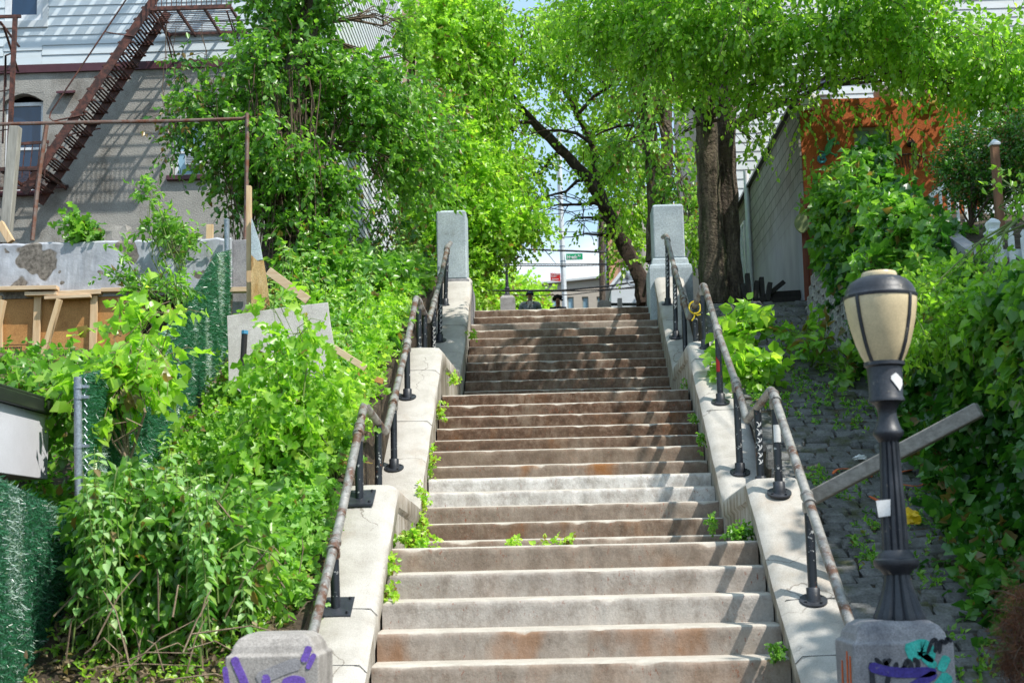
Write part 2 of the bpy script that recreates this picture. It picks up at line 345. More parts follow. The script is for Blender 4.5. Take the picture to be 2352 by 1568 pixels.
M['soil'] = mottled('dark_soil', (.035,.026,.018), (.085,.062,.04), 4, c3=(.17,.13,.085), s3=7, t3=(.52,.66), bscale=22, bstr=.9, bdist=.03)
M['asphalt'] = mottled('asphalt', (.045,.045,.045), (.07,.07,.07), 3, bscale=50)
M['bark'] = mottled('rough_bark', (.04,.03,.024), (.19,.15,.115), 9, c3=(.30,.26,.20), s3=7, t3=(.58,.68), bscale=20, bstr=1, bdist=.05, sc=(1.6,1.6,.35), rough=.95)
M['barkmoss'] = mottled('mossy_bark', (.035,.028,.020), (.19,.155,.11), 9, c3=(.045,.06,.02), s3=2, t3=(.52,.66), bscale=20, bstr=1, bdist=.05, sc=(1.8,1.8,.35), rough=.95)
M['barkdark'] = mottled('dark_peeling_bark', (.022,.016,.013), (.075,.05,.038), 8, c3=(.16,.12,.09), s3=7, t3=(.6,.7), bscale=18, bstr=1, bdist=.02, sc=(1.5,1.5,.6), rough=.95)
M['barkred'] = mottled('peeling_red_bark', (.06,.035,.025), (.15,.085,.055), 8, c3=(.25,.17,.12), s3=7, t3=(.6,.7), bscale=18, bstr=1, bdist=.02, sc=(1.5,1.5,.6), rough=.9)
M['twig'] = mottled('dry_twig', (.16,.11,.07), (.34,.26,.18), 9, bscale=60, rough=.9)
M['greenstem'] = plain('green_stem', (.16,.22,.06), .6)
M['vine'] = mottled('brown_vine', (.07,.045,.032), (.19,.14,.10), 6, bscale=50, rough=.9)
def mk_glass(name, c, rough=.08):
    m, t, b = ntree(name); t.links.new(ramp(t, noise(t, 1.1, 3, .5, sc=(3,1,.5)), [(.3, c), (.7, tuple(x*1.7 for x in c))]), b.inputs['Base Color'])
    b.inputs['Roughness'].default_value = rough; b.inputs['Specular IOR Level'].default_value = .8; return m
M['glass'] = mk_glass('dark_window_glass', (.012,.03,.065)); M['skyglass'] = mk_glass('sky_window_glass', (.18,.30,.38), .2)
for k, c, r in (('green_sign', (.0,.33,.13), .4), ('red_sign', (.55,.012,.012), .4), ('yellow', (.75,.55,.02), .5), ('ybag', (.62,.42,.01), .45),
                ('purple', (.13,.07,.34), .7), ('teal', (.04,.42,.34), .7), ('indigo', (.045,.03,.21), .7), ('inkblack', (.018,.02,.025), .7),
                ('paper', (.72,.72,.72), .6), ('orangepaint', (.68,.13,.03), .8), ('redpaint', (.45,.02,.02), .6), ('cable', (.012,.014,.016), .5),
                ('navy', (.012,.014,.03), .9), ('greyknit', (.17,.20,.23), .95), ('lightknit', (.34,.37,.38), .95), ('denim', (.05,.07,.12), .9), ('hair', (.008,.007,.006), .95),
                ('beard', (.22,.19,.17), .95), ('skin', (.26,.13,.075), .6), ('eyes', (.03,.02,.015), .3), ('capblue', (.006,.012,.025), .8), ('pinkred', (.42,.16,.13), .8),
                ('gecko_g', (.06,.32,.13), .35), ('gecko_b', (.05,.28,.36), .35), ('gecko_y', (.42,.27,.06), .3), ('blackiron', (.02,.016,.014), .5), ('greenpad', (.20,.24,.10), .7),
                ('orangeknob', (.42,.12,.03), .4), ('bluecap', (.08,.30,.50), .4), ('blacktube', (.02,.018,.018), .5), ('whitetile', (.62,.62,.6), .5)):
    M[k] = plain(k + '_finish', c, r)

for k, c in (('purple', (.13,.07,.34)), ('teal', (.04,.40,.33)), ('indigo', (.05,.035,.22)), ('inkblack2', (.02,.022,.028))):
    M[k] = mottled(k+'_spray', c, tuple(x*1.4+.02 for x in c), 14, c3=(.30,.29,.28), s3=30, t3=(.63,.70), rough=.85, bscale=60, bstr=.3)
def mk_leaf(name, dark, light, warm, trans=.42, rough=.36, spec=.75):
    """leaf colour per leaf from the 'tint' attribute, thin translucent blade"""
    m = bpy.data.materials.new(name); m.use_nodes = True; t = m.node_tree; t.nodes.clear()
    o = N(t, 'ShaderNodeOutputMaterial'); a = N(t, 'ShaderNodeAttribute'); a.attribute_name = 'tint'
    col = ramp(t, a.outputs['Fac'], [(0., dark), (.6, light), (.96, warm), (1., (.22,.15,.05) if trans > .25 else warm)])
    p = N(t, 'ShaderNodeBsdfPrincipled'); p.inputs['Roughness'].default_value = rough; p.inputs['Specular IOR Level'].default_value = spec
    tr = N(t, 'ShaderNodeBsdfTranslucent'); ms = N(t, 'ShaderNodeMixShader'); ms.inputs[0].default_value = trans
    t.links.new(col, p.inputs['Base Color']); t.links.new(mix(t, 1.0, col, (1.75, 1.85, .9), 'MULTIPLY'), tr.inputs['Color'])
    t.links.new(p.outputs[0], ms.inputs[1]); t.links.new(tr.outputs[0], ms.inputs[2]); t.links.new(ms.outputs[0], o.inputs[0]); return m
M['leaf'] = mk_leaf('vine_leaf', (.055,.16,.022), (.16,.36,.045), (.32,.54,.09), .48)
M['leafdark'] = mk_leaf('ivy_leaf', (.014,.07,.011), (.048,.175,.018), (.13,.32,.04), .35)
M['leafbright'] = mk_leaf('spring_leaf', (.15,.33,.03), (.31,.53,.06), (.50,.66,.12), .52)
M['leafpale'] = mk_leaf('pale_leaf', (.10,.28,.06), (.26,.47,.15), (.46,.60,.30), .38, .5)
M['leafmint'] = mk_leaf('mugwort_leaf', (.10,.26,.035), (.22,.44,.065), (.38,.60,.14), .38, .5)
M['plastic'] = mk_leaf('plastic_needle', (.02,.11,.055), (.05,.24,.11), (.80,.88,.90), .2, .3, .6)  # near-white last tint: bleached needles and glints put into the colour
M['browneedle'] = mk_leaf('brown_needle', (.06,.02,.008), (.14,.045,.015), (.2,.08,.03), .2, .7)
M['drygrass'] = mk_leaf('dry_leaf', (.12,.08,.04), (.26,.19,.11), (.42,.34,.22), .25, .8)
# ---------------------------------------------------------------- leaves
def unit(a): return a/np.maximum(np.linalg.norm(a, axis=-1, keepdims=True), 1e-9)
class Leaves:
    """gathers leaf blades (base point, tip direction, blade normal, length) into one mesh"""
    def __init__(s, seed=1): s.B=[]; s.D=[]; s.Nn=[]; s.L=[]; s.T=[]; s.r = np.random.default_rng(seed)
    def add(s, B, D, Nn, L, T):
        s.B.append(np.asarray(B, float)); s.D.append(np.asarray(D, float)); s.Nn.append(np.asarray(Nn, float)); s.L.append(np.asarray(L, float)); s.T.append(np.asarray(T, float))
    def build(s, name, mat, parent=None, width=.62, fold=.16, curl=.12, shape='ovate'):
        B = np.concatenate(s.B); D = unit(np.concatenate(s.D)); Nn = np.concatenate(s.Nn); L = np.concatenate(s.L)[:, None]; T = np.concatenate(s.T)
        S = unit(np.cross(D, Nn)); Nn = np.cross(S, D); n = len(B); W = L*width/2
        if shape == 'ovate':
            u = [(0,0,0), (.22,.78,1), (.52,1.,1), (1,0,0), (.52,-1.,1), (.22,-.78,1)]; quads = [(0,1,2,3), (3,4,5,0)]
        elif shape == 'heart':
            u = [(.06,0,0), (-.10,.62,1), (.30,1.08,1), (1,0,0), (.30,-1.08,1), (-.10,-.62,1)]; quads = [(0,1,2,3), (3,4,5,0)]
        elif shape == 'lobed':
            u = [(0,0,0), (.12,1.0,1), (.38,.42,.5), (.72,.85,1), (1,0,0), (.72,-.85,1), (.38,-.42,.5), (.12,-1.0,1)]; quads = [(0,1,2), (0,2,3,4), (4,5,6,0), (6,7,0)]
        elif shape == 'blade':
            u = [(0,.5,0), (1,.15,0), (1,-.15,0), (0,-.5,0)]; quads = [(0,1,2,3)]
        k = len(u); V = np.empty((n, k, 3))
        for i, (a, b, e) in enumerate(u):
            V[:, i] = B + D*L*a + S*W*b + Nn*(L*fold*abs(b)*e - L*curl*a*a)
        o = origin(parent) if parent else Vector((0,0,0)); V -= np.array(o)
        me = bpy.data.meshes.new(name); V = V.reshape(-1, 3)
        nl = sum(len(q) for q in quads); me.vertices.add(len(V)); me.loops.add(n*nl); me.polygons.add(n*len(quads))
        me.vertices.foreach_set('co', V.ravel().astype(np.float32))
        q = np.concatenate([np.array(x) for x in quads]); idx = (np.arange(n)[:, None]*k + q[None]).ravel(); me.loops.foreach_set('vertex_index', idx.astype(np.int32))
        st = np.cumsum([0] + [len(x) for x in quads[:-1]]); starts = (np.arange(n)[:, None]*nl + st[None]).ravel(); me.polygons.foreach_set('loop_start', starts.astype(np.int32))
        at = me.attributes.new('tint', 'FLOAT', 'POINT'); at.data.foreach_set('value', np.repeat(np.clip(T, 0, 1), k).astype(np.float32))
        me.update(calc_edges=True); me.materials.append(mat)
        ob = bpy.data.objects.new(name, me); COL.objects.link(ob)
        if parent: ob.parent = parent
        return ob
def wob(P, f, s):
    """cheap smooth 3-D noise, about -1..1"""
    x, y, z = P[..., 0]*f, P[..., 1]*f, P[..., 2]*f
    return (np.sin(x*1.7+s)+np.sin(y*2.1+1.3*s+x*.6)+np.sin(z*2.3+.7*s+y*.8)+np.sin((x+y+z)*1.3+s*2.1))/2.6
def rand_dirs(r, n): return unit(r.normal(size=(n, 3)))

def spray(lv, tb, C, r, size, per=14, twig=.34, droop=.6, up=.55, tint=(.5,.25), spread=1.0, out=None, twig_r=.004, keep=.35):
    """twigs starting at the points C, each with leaves along it; tb: MB that takes some of the twigs"""
    n = len(C)
    d = rand_dirs(r, n)
    if out is not None: d = unit(d*.8 + out*.8)
    d[:, 2] -= droop*.5; d = unit(d)
    ln = twig*(.6 + .8*r.random(n))
    t = (np.arange(per)+.5)/per
    P = C[:, None] + d[:, None]*ln[:, None, None]*t[None, :, None]
    P[..., 2] -= droop*.35*(ln[:, None]*t[None])*t[None]
    ld = rand_dirs(r, n*per).reshape(n, per, 3)*spread + d[:, None]*.7
    ld[..., 2] -= droop; ld = unit(ld)
    P = P + ld*size*.15
    nn = rand_dirs(r, n*per).reshape(n, per, 3)*.75; nn[..., 2] += up; nn[..., 1] -= .18
    ct = np.repeat(r.normal(0, .5, n)[:, None], per, 1)
    L = size*(.65+.6*r.random((n, per)))
    T = tint[0] + tint[1]*(ct + r.normal(0, .8, (n, per)))
    lv.add(P.reshape(-1, 3), ld.reshape(-1, 3), nn.reshape(-1, 3), L.ravel(), T.ravel())
    if tb is not None:
        for i in range(n):
            if r.random() < keep:
                a = C[i]; b = a + d[i]*ln[i]; b2 = (a+b)/2; b2 = b2 + np.array((0, 0, .06*ln[i])); e = b.copy(); e[2] -= droop*.35*ln[i]
                tb.tube([a, b2, e], [twig_r*1.6, twig_r*1.2, twig_r*.6], 3, caps=False)

def ell(px, py, Y, rx, ry, rd): c = PY(px, py, Y); k = Y/FPX; return (np.array(c), np.array((rx*k, rd, ry*k)))
def crown(name, parent, mat, ells, n, size, seed, tw=None, per=14, twig=.36, droop=.6, gap=.15, gapf=1.1, tint=(.5,.22), width=.62, limbs=None, limb_r=.035, shape='ovate', keep=.3, hollow=.35, up=.55, dens=None, twig_r=.004, nbr=26, wood='branch', fold=.16):
    """ells: ellipsoids (centre, radii) ; n: number of twigs ; limbs: trunk points the limbs may leave from"""
    r = np.random.default_rng(seed); lv = Leaves(seed); tb = MB()
    wts = np.array([e[1][0]*e[1][2]*(e[1][1]**.3) for e in ells]);
    if dens: wts = wts*np.array(dens)
    cnt = np.maximum(1, (n*wts/wts.sum()).astype(int)); C = []; O = []
    for (c, rad), k in zip(ells, cnt):
        k2 = int(k*2.6)+8; d = rand_dirs(r, k2); q = (hollow + (1-hollow)*r.random(k2)**.6)*(1+.13*wob(d*2.3+c, 1.5, seed))
        P = c + d*q[:, None]*rad
        ok = wob(P, gapf, seed*1.7) + .5*wob(P, gapf*2.7, seed) > (-.9 + gap*2.6) + r.random(k2)*.5 - .25
        P = P[ok][:k]; C.append(P); O.append(d[ok][:k])
        if limbs is not None:
            lp = np.array([tuple(x) for x in limbs]); j = np.argmin(np.linalg.norm(lp - (c - np.array((0,0,rad[2]*.6))), axis=1)); a = Vector(lp[j]); b = Vector(c)
            m1 = a.lerp(b, .35) + Vector((r.normal(0,.12), r.normal(0,.12), .25*(b-a).length*.4)); m2 = a.lerp(b, .7) + Vector((r.normal(0,.1), r.normal(0,.1), .1*(b-a).length))
            tb.tube([a, m1, m2, b], [limb_r, limb_r*.75, limb_r*.5, limb_r*.28], 6, caps=False)
            for Q in P[r.permutation(len(P))[:nbr]]:
                s0 = [m1, m2, b][int(r.integers(0, 3))]; e = Vector(Q); mm = s0.lerp(e, .5) + Vector((r.normal(0,.07), r.normal(0,.07), .12*(e-s0).length))
                tb.tube([s0, mm, e], [limb_r*.26, limb_r*.18, twig_r*1.3], 4, caps=False)
    C = np.concatenate(C); O = np.concatenate(O)
    spray(lv, tb, C, r, size, per, twig, droop, up, tint, out=O, twig_r=twig_r, keep=keep)
    ob = lv.build(name, mat, parent, width=width, shape=shape, fold=fold)
    if tw is not None and tb.v: tb.build(wood, tw, parent, recalc=False, smooth=True)
    return ob

def shoot(lv, tb, p, h, lean, size, pairs, r, top=.55, droop=.5, sr=.006, tint=(.5,.2), whorl=2):
    """an upright stem with opposite leaves that shrink towards the tip"""
    p = np.array(p, float); d = np.array((lean[0], lean[1], 1.)); pts = [p]
    for i in range(1, 6):
        t = i/5; q = p + d*h*t; q[0] += lean[0]*h*.35*t*t; q[1] += lean[1]*h*.35*t*t; pts.append(q)
    if tb is not None: tb.tube(pts, [sr, sr*.9, sr*.8, sr*.7, sr*.55, sr*.35], 5, caps=False)
    pts = np.array(pts); B=[]; D=[]; Nn=[]; L=[]; T=[]
    for i in range(pairs):
        t = .22 + .78*(i+.5)/pairs; x = t*5; k = min(4, int(x)); q = pts[k] + (pts[k+1]-pts[k])*(x-k); a0 = i*pi/2*1.05 + r.random()*.7
        for w_ in range(whorl):
            a = a0 + w_*2*pi/whorl; v = np.array((cos(a), sin(a), -droop*(.6+.8*r.random()) + .7*max(0, t-.85)/.15)); B.append(q); D.append(v)
            nr = np.array((cos(a)*.5, sin(a)*.5 - .15, 1.)) + r.normal(0, .18, 3); Nn.append(nr); L.append(size*(1 - (1-top)*t)*(.8+.4*r.random())); T.append(tint[0]+tint[1]*r.normal()+.15*(t-.5))
    lv.add(B, D, Nn, L, T)

def trunk_mesh(path, radii, seed=0, n=14, rough=.10):
    """tapered trunk with an uneven, ridged outline"""
    m = MB(); r = random.Random(seed); P = [Vector(p) for p in path]; pts = []; rr = []
    for i in range(len(P)-1):
        for k in range(5): t = k/5; pts.append(P[i].lerp(P[i+1], t)); rr.append(radii[i]*(1-t)+radii[i+1]*t)
    pts.append(P[-1]); rr.append(radii[-1]); m.tube(pts, rr, n)
    ph = [r.random()*6 for _ in range(4)]
    for j, v in enumerate(m.v):
        ring, k = divmod(j, n)
        if ring >= len(pts): break
        c = pts[ring]; a = 2*pi*k/n; f = 1 + rough*(.6*sin(3*a+ph[0]+ring*.35) + .5*sin(5*a+ph[1]-ring*.5) + .5*sin(ring*1.9+ph[2]+a)) + r.uniform(-rough, rough)*.35
        m.v[j] = tuple(c + (Vector(v)-c)*f)
    return m

def text_mesh(s, size, mat, loc, rot=(pi/2, 0, 0), parent=None, name='lettering', depth=.002, align='CENTER', xs=1.0, bold=0.0):
    cu = bpy.data.curves.new(name, 'FONT'); cu.body = s; cu.size = size; cu.extrude = depth; cu.align_x = align; cu.offset = bold
    o = bpy.data.objects.new(name, cu); COL.objects.link(o); dg = bpy.context.evaluated_depsgraph_get(); dg.update()
    me = bpy.data.meshes.new_from_object(o.evaluated_get(dg)); me.name = name
    bpy.data.objects.remove(o); ob = bpy.data.objects.new(name, me); COL.objects.link(ob); me.materials.clear(); me.materials.append(mat)
    mm = Matrix.Rotation(rot[2], 4, 'Z') @ Matrix.Rotation(rot[1], 4, 'Y') @ Matrix.Rotation(rot[0], 4, 'X') @ Matrix.Diagonal((xs, 1, 1, 1))
    me.transform(mm); 
    if parent: ob.parent = parent; ob.location = Vector(loc) - origin(parent)
    else: ob.location = loc
    return ob
def stroke(m, pts, wd, nrm=(0,-1,0), th=.003):
    """a painted mark: flat ribbon along pts lying on a surface with normal nrm"""
    pts = [Vector(p) for p in pts]; nv = Vector(nrm); P2 = []
    for i in range(len(pts)-1):
        P2 += [pts[i].lerp(pts[i+1], k/4) for k in range(4)]
    P2.append(pts[-1])
    # smooth
    for _ in range(3): P2 = [P2[0]] + [(P2[i-1]+P2[i]*2+P2[i+1])/4 for i in range(1, len(P2)-1)] + [P2[-1]]
    L=[]; 
    for i, p in enumerate(P2):
        d = (P2[min(i+1, len(P2)-1)]-P2[max(i-1, 0)]).normalized(); s = d.cross(nv).normalized(); ww = wd*(.5 if i in (0, len(P2)-1) else 1)/2
        L.append([p+s*ww+nv*th, p-s*ww+nv*th, p-s*ww-nv*th, p+s*ww-nv*th])
    m.sweep(P2, L); return m

# ---------------------------------------------------------------- ground
def lerp1(x, pts):
    if x <= pts[0][0]: return pts[0][1]
    for (a, b), (c, d) in zip(pts, pts[1:]):
        if x <= c: return b + (d-b)*(x-a)/(c-a)
    return pts[-1][1]
STREET = [(24.3, 4.13), (38, 4.95), (58, 9.75), (75, 11.2), (200, 20)]
LEFT = [(8.0, -1.66), (9.4, -1.0), (12, .22), (17, 2.45), (24, 4.7), (38, 5.0), (58, 9.75), (75, 11.2), (200, 20)]
RIGHT = [(7.6, -1.68), (11.6, -.20), (21, 3.55), (24.3, 4.1), (38, 4.95), (58, 9.75), (75, 11.2), (200, 20)]
def gz(x, y):
    """ground height"""
    if y > 24.9 or (y > 24.2 and -1.95 < x < 2.3): base = lerp1(y, STREET)
    elif x < -4.15 and y > 17.8: base = 3.9 if y < 24.9 else lerp1(y, STREET)
    elif x < .17: base = lerp1(y, LEFT)
    else: base = lerp1(y, RIGHT)
    if -1.8 < x < 2.2 and 8.8 < y < 24.2:               # the bed under the staircase
        return lerp1(y, [(8.8, -1.9), (12.1, -.55), (14.4, -.5), (17.9, 1.2), (21.4, 1.7), (24.2, 3.3)])
    if x > 4.0 and y < 24: base = max(base, lerp1(y, [(8, -1.6), (9.5, .8), (12, 2.0), (16, 3.5), (20, 4.6), (24, 5.0)]))
    return base
def grid_mesh(name, xs, ys, fz, mat, kind, jit=0.0, seed=1):
    r = random.Random(seed); V = []; F = []
    for y in ys:
        for x in xs: V.append((x, y, fz(x, y) + r.uniform(-jit, jit)))
    nx = len(xs)
    for j in range(len(ys)-1):
        for i in range(nx-1): F.append((j*nx+i, j*nx+i+1, (j+1)*nx+i+1, (j+1)*nx+i))
    m = MB(); m.add(V, F); o = m.build(name, mat, recalc=False); 
    if kind: o['kind'] = kind
    return o
def rng(a, b, s): n = max(1, int(round((b-a)/s))); return [a+(b-a)*i/n for i in range(n+1)]
xs = [-600, -200, -80, -40, -25] + rng(-18, -8, 1.0)[:-1] + rng(-8, -4.16, .3) + rng(-4.14, -1.86, .19) + [-1.82, -1.78, 0.16, .18, 2.18, 2.22] + rng(2.35, 4.0, .2) + [4.02] + rng(4.3, 8, .5) + [12, 20, 40, 80, 200, 600]
ys = [-600, -100, -20, 0, 5, 7] + rng(7.6, 25, .3) + [25.2, 27, 30, 34, 38, 44, 50, 58, 66, 75, 100, 200, 600]
g = grid_mesh('hillside', sorted(set(xs)), sorted(set(ys)), gz, M['soil'], 'structure', .025)
# cobblestone ramp beside the stairs
cb = MB(); r0 = random.Random(4); y = 8.2
while y < 21.2:
    dy = r0.uniform(.105, .15); x = 2.2 + r0.uniform(-.1, 0); z = gz(2.6, y); z2 = gz(2.6, y+dy)
    xm = 4.0 if y > 9.5 else 4.6
    while x < xm:
        dx = r0.uniform(.16, .34); h = r0.uniform(.02, .055); g_ = .011; x0, x1, y0, y1 = x+g_, x+dx-g_, y+g_+r0.uniform(0,.012), y+dy-g_
        if r0.random() > .03:
            def zz(yy, k=0): return z+(z2-z)*(yy-y)/dy + k
            jj = lambda: r0.uniform(-.009, .009)
            e = .018; vs = [(x0+jj(),y0+jj(),zz(y0,-.06)),(x1+jj(),y0+jj(),zz(y0,-.06)),(x1,y1,zz(y1,-.06)),(x0,y1,zz(y1,-.06)),
                            (x0+jj(),y0+jj(),zz(y0,h*.55)),(x1+jj(),y0+jj(),zz(y0,h*.55)),(x1+jj(),y1+jj(),zz(y1,h*.55)),(x0+jj(),y1+jj(),zz(y1,h*.55)),
                            (x0+e+jj(),y0+e+jj(),zz(y0,h+jj())),(x1-e+jj(),y0+e+jj(),zz(y0,h+jj())),(x1-e+jj(),y1-e+jj(),zz(y1,h+jj())),(x0+e+jj(),y1-e+jj(),zz(y1,h+jj()))]
            cb.add(vs, [(0,1,5,4),(1,2,6,5),(2,3,7,6),(3,0,4,7),(4,5,9,8),(5,6,10,9),(6,7,11,10),(7,4,8,11),(8,9,10,11)])
        x += dx
    y += dy
cbo = cb.build('cobblestone_pavement', M['cobble'], bevel=.006, seg=1); cbo['kind'] = 'structure'
st = grid_mesh('street', [-60, -20, 20, 60], [33, 38, 46], lambda x, y: gz(0, y)+.03, M['asphalt'], 'structure')
opr = empty('spray_marking', (3.0, 13, gz(2.6,13)), 'orange survey marks sprayed across the shaded cobblestones', 'marking')
def oz(x, y): return (x, y, gz(2.6, y)+.062)
for q, wd in (([(2.66,13.6),(2.74,13.75),(2.92,13.7),(3.0,13.5)], .035), ([(3.18,13.4),(3.3,13.62),(3.45,13.66)], .035), ([(3.2,13.3),(3.34,13.2),(3.46,13.3)], .03), ([(2.86,13.0),(2.95,12.8),(2.98,12.55)], .035), ([(2.55,11.2),(2.75,11.22)], .03), ([(3.3,11.1),(3.4,11.12)], .02)):
    op = MB(); stroke(op, [oz(*p) for p in q], wd, (0,0,1), .004); op.build('paint_stroke', M['orangepaint'], opr)


# ---------------------------------------------------------------- the staircase
k_ = 1/1.7415
TOP = [1233,1260,1287,1313,1345,1378,1409.7,1440.5,1475.6,1515,1555.5]
MID = [1568.5,1610.5,1655,1702,1749.5,1793,1853.7,1903,1956.7,2016,2083,2152.5]
BOT = [2179,2280,2391,2515,2649]
steps = []
for ys_, Y0, Y1, fl in ((TOP, 24.3, 21.45, 0), (MID, 17.85, 14.44, 1), (BOT, 12.1, 10.7, 2)):
    for i, yy in enumerate(ys_):
        Y = Y0 + (Y1-Y0)*i/(len(ys_)-1); steps.append([fl, Y, PY(2200*k_, yy*k_, Y).z])
for i in range(1, 5): steps.append([2, 10.7-.35*i, steps[-1][2]-.205])
# two hidden steps at the foot of the upper flights
steps.append([0, 21.16, 2.24]); steps.append([0, 20.88, 2.07]); steps.append([1, 14.1, .03])
steps.sort(key=lambda s: s[1])
stair = empty('stone_staircase', (.18, 9.3, -1.66), 'worn brown-stained concrete step street climbing in three flights between parapets', 'staircase')
def step_mesh(x0, x1, y0, y1, z, zb, seed):
    r = random.Random(seed); m = MB(); ns = 60; secs = []
    off = [0.0]*(ns+1); ch = [0.0]*(ns+1)
    for a in range(5): f = r.uniform(.5, 6); p = r.uniform(0, 6); am = .0013; off = [o+am*sin(f*i*.1+p) for i, o in enumerate(off)]
    for c in range(r.randint(4, 11)):
        cx = r.uniform(0, ns); wd = r.uniform(.5, 3.2); dp = r.uniform(.006, .036)*(1 if r.random() < .7 else .5)
        for i in range(ns+1): ch[i] = max(ch[i], dp*max(0, 1-abs(i-cx)/wd)*r.uniform(.6, 1))
    jx = (2297-2214)/5690.*(y0)/(x1-x0)*ns*0 + ns*(.30/(x1-x0)) + ns*((-x0)/(x1-x0))     # the joint a little right of centre
    for i in range(ns+1):
        x = x0+(x1-x0)*i/ns; o = off[i]; c = ch[i] + r.uniform(0, .003); j = .016 if abs(i-jx) < .5 else 0
        secs.append([(x, y0+.012+o*.5+j, zb), (x, y0+.006+o+j, z-.07), (x, y0+.002+o+c*.4+j, z-.036-c*.5), (x, y0+.008+o+c*.8, z-.014-c), (x, y0+.026+o+c, z-.003+o*.5-c*.6), (x, y0+.055+c, z+o*.4), (x, (y0+y1)/2, z+.002+o*.3), (x, y1+.06, z+.006), (x, y1+.06, zb)])
    m.sweep(None, secs); return m
GR = {}
for i, s in enumerate(steps):
    fl, Y, Z = s; nxt = steps[i+1][1] if i+1 < len(steps) else Y+2.2
    x0, x1 = {0: (-1.30, 1.84), 1: (-1.36, 1.74), 2: (-1.37, 1.71)}[fl]
    ob = step_mesh(x0, x1, Y, nxt, Z, Z-.34, 100+i).build('step', M['step'], stair, smooth=True)
    ob.color = (.85, .0, .0, 1)
    if fl == 0: ob.color = (random.Random(i).uniform(.75, 1), .08, 0, 1)
    if fl == 2: ob.color = (.28, .18, .25, 1)
    GR[round(Y, 2)] = ob
    s.append(ob)
byY = sorted([s for s in steps], key=lambda s: -s[1])
vis = {0: [s for s in byY if s[0]==0], 1: [s for s in byY if s[0]==1], 2: [s for s in byY if s[0]==2]}
vis[0][2][3].color = (.45, .2, 0, 1)
for i, c in enumerate([(1.,0,.1,1),(1.,0,.1,1),(.95,.0,.3,1),(.95,0,.5,1),(.85,0,.3,1),(.55,.05,.1,1),(.6,.1,1.,1),(.10,.95,0,1),(.14,.9,0,1),(.5,.2,0,1),(.75,.1,.5,1),(.5,.2,.1,1)]): vis[1][i][3].color = c
for i, c in enumerate([(.35,.15,.35,1),(.25,.45,.1,1),(.18,.5,0,1),(.3,.3,.6,1),(.3,.25,.2,1)]): vis[2][i][3].color = c
# the two side slivers where the landings meet the parapets are covered by the landing slabs (the step above each landing carries it)

# ---------------------------------------------------------------- parapet walls
def parapet(name, side, label):
    # inner edge line (X, Y, z of the top)
    if side > 0: L = [(1.82,24.0,4.66),(1.80,20.7,2.62),(1.73,17.75,2.55),(1.71,14.44,.49),(1.70,12.62,.58),(1.69,11.25,-.27),(1.69,10.06,-.95),(1.69,8.6,-1.78)]
    else: L = [(-1.28,24.0,4.66),(-1.30,20.7,2.62),(-1.35,17.9,2.58),(-1.35,14.5,.50),(-1.36,12.62,.60),(-1.36,11.25,-.27),(-1.36,10.06,-.95),(-1.36,8.6,-1.78)]
    wd = .50 if side > 0 else .52; root = empty(name, (L[0][0]+side*.25, 9, -1.8), label, 'parapet'); m = MB(); secs = []; r = random.Random(side*7+3)
    P = []
    for (a, b) in zip(L, L[1:]):
        n = max(1, int((a[1]-b[1])/.25))
        for k in range(n): t = k/n; P.append(tuple(a[i]+(b[i]-a[i])*t for i in range(3)))
    P.append(L[-1])
    for (x, y, z) in P:
        j = lambda a=.004: r.uniform(-a, a); s = side; zb = min(z-1.0, gz(.2, y)) - .3
        # profile: inner face, small roll under the coping, chamfer, top, outer chamfer, outer face
        secs.append([(x+s*.03, y, zb), (x+s*.03+j(), y, z-.22), (x+s*.0+j(), y, z-.19+j()), (x+s*.0+j(), y, z-.055+j()), (x+s*.045+j(), y, z-.008+j()), (x+s*.10, y, z+.003+j(.002)), (x+s*(wd*.5), y, z+.007), (x+s*(wd-.07), y, z+.003+j(.002)), (x+s*(wd-.01)+j(), y, z-.04+j()), (x+s*wd, y, z-.22), (x+s*wd, y, zb)])
    m.sweep(None, secs); m.build('wall', M['parapet'], root, smooth=True)
    jt = MB()    # joints between the coping stones
    for (x, y, z, sl) in [(L[i][0], yy, None, 0) for i, yy in ((4, 11.0), (2, 16.1), (0, 22.2), (5, 10.35), (2, 17.3))]:
        zt = [lerp1(y, sorted([(q[1], q[2]) for q in L])) for y in (y-.004, y+.004)]
        jt.add([(x-side*.003, y-.004, zt[0]-.05), (x+side*.05, y-.004, zt[0]+.003), (x+side*(wd-.07), y-.004, zt[0]+.011), (x+side*(wd-.07), y+.004, zt[1]+.011), (x+side*.05, y+.004, zt[1]+.003), (x-side*.003, y+.004, zt[1]-.05)], [(0,1,4,5),(1,2,3,4)])
    jt.build('joint', M['inkblack'], root, recalc=False)
    return root, L, wd
parR, LR, _ = parapet('parapet_wall', 1, 'sun-bleached concrete parapet with sloping coping on the cobbled side of the steps')
parL, LL, _ = parapet('parapet_wall', -1, 'sun-bleached concrete parapet with sloping coping on the weedy side of the steps')

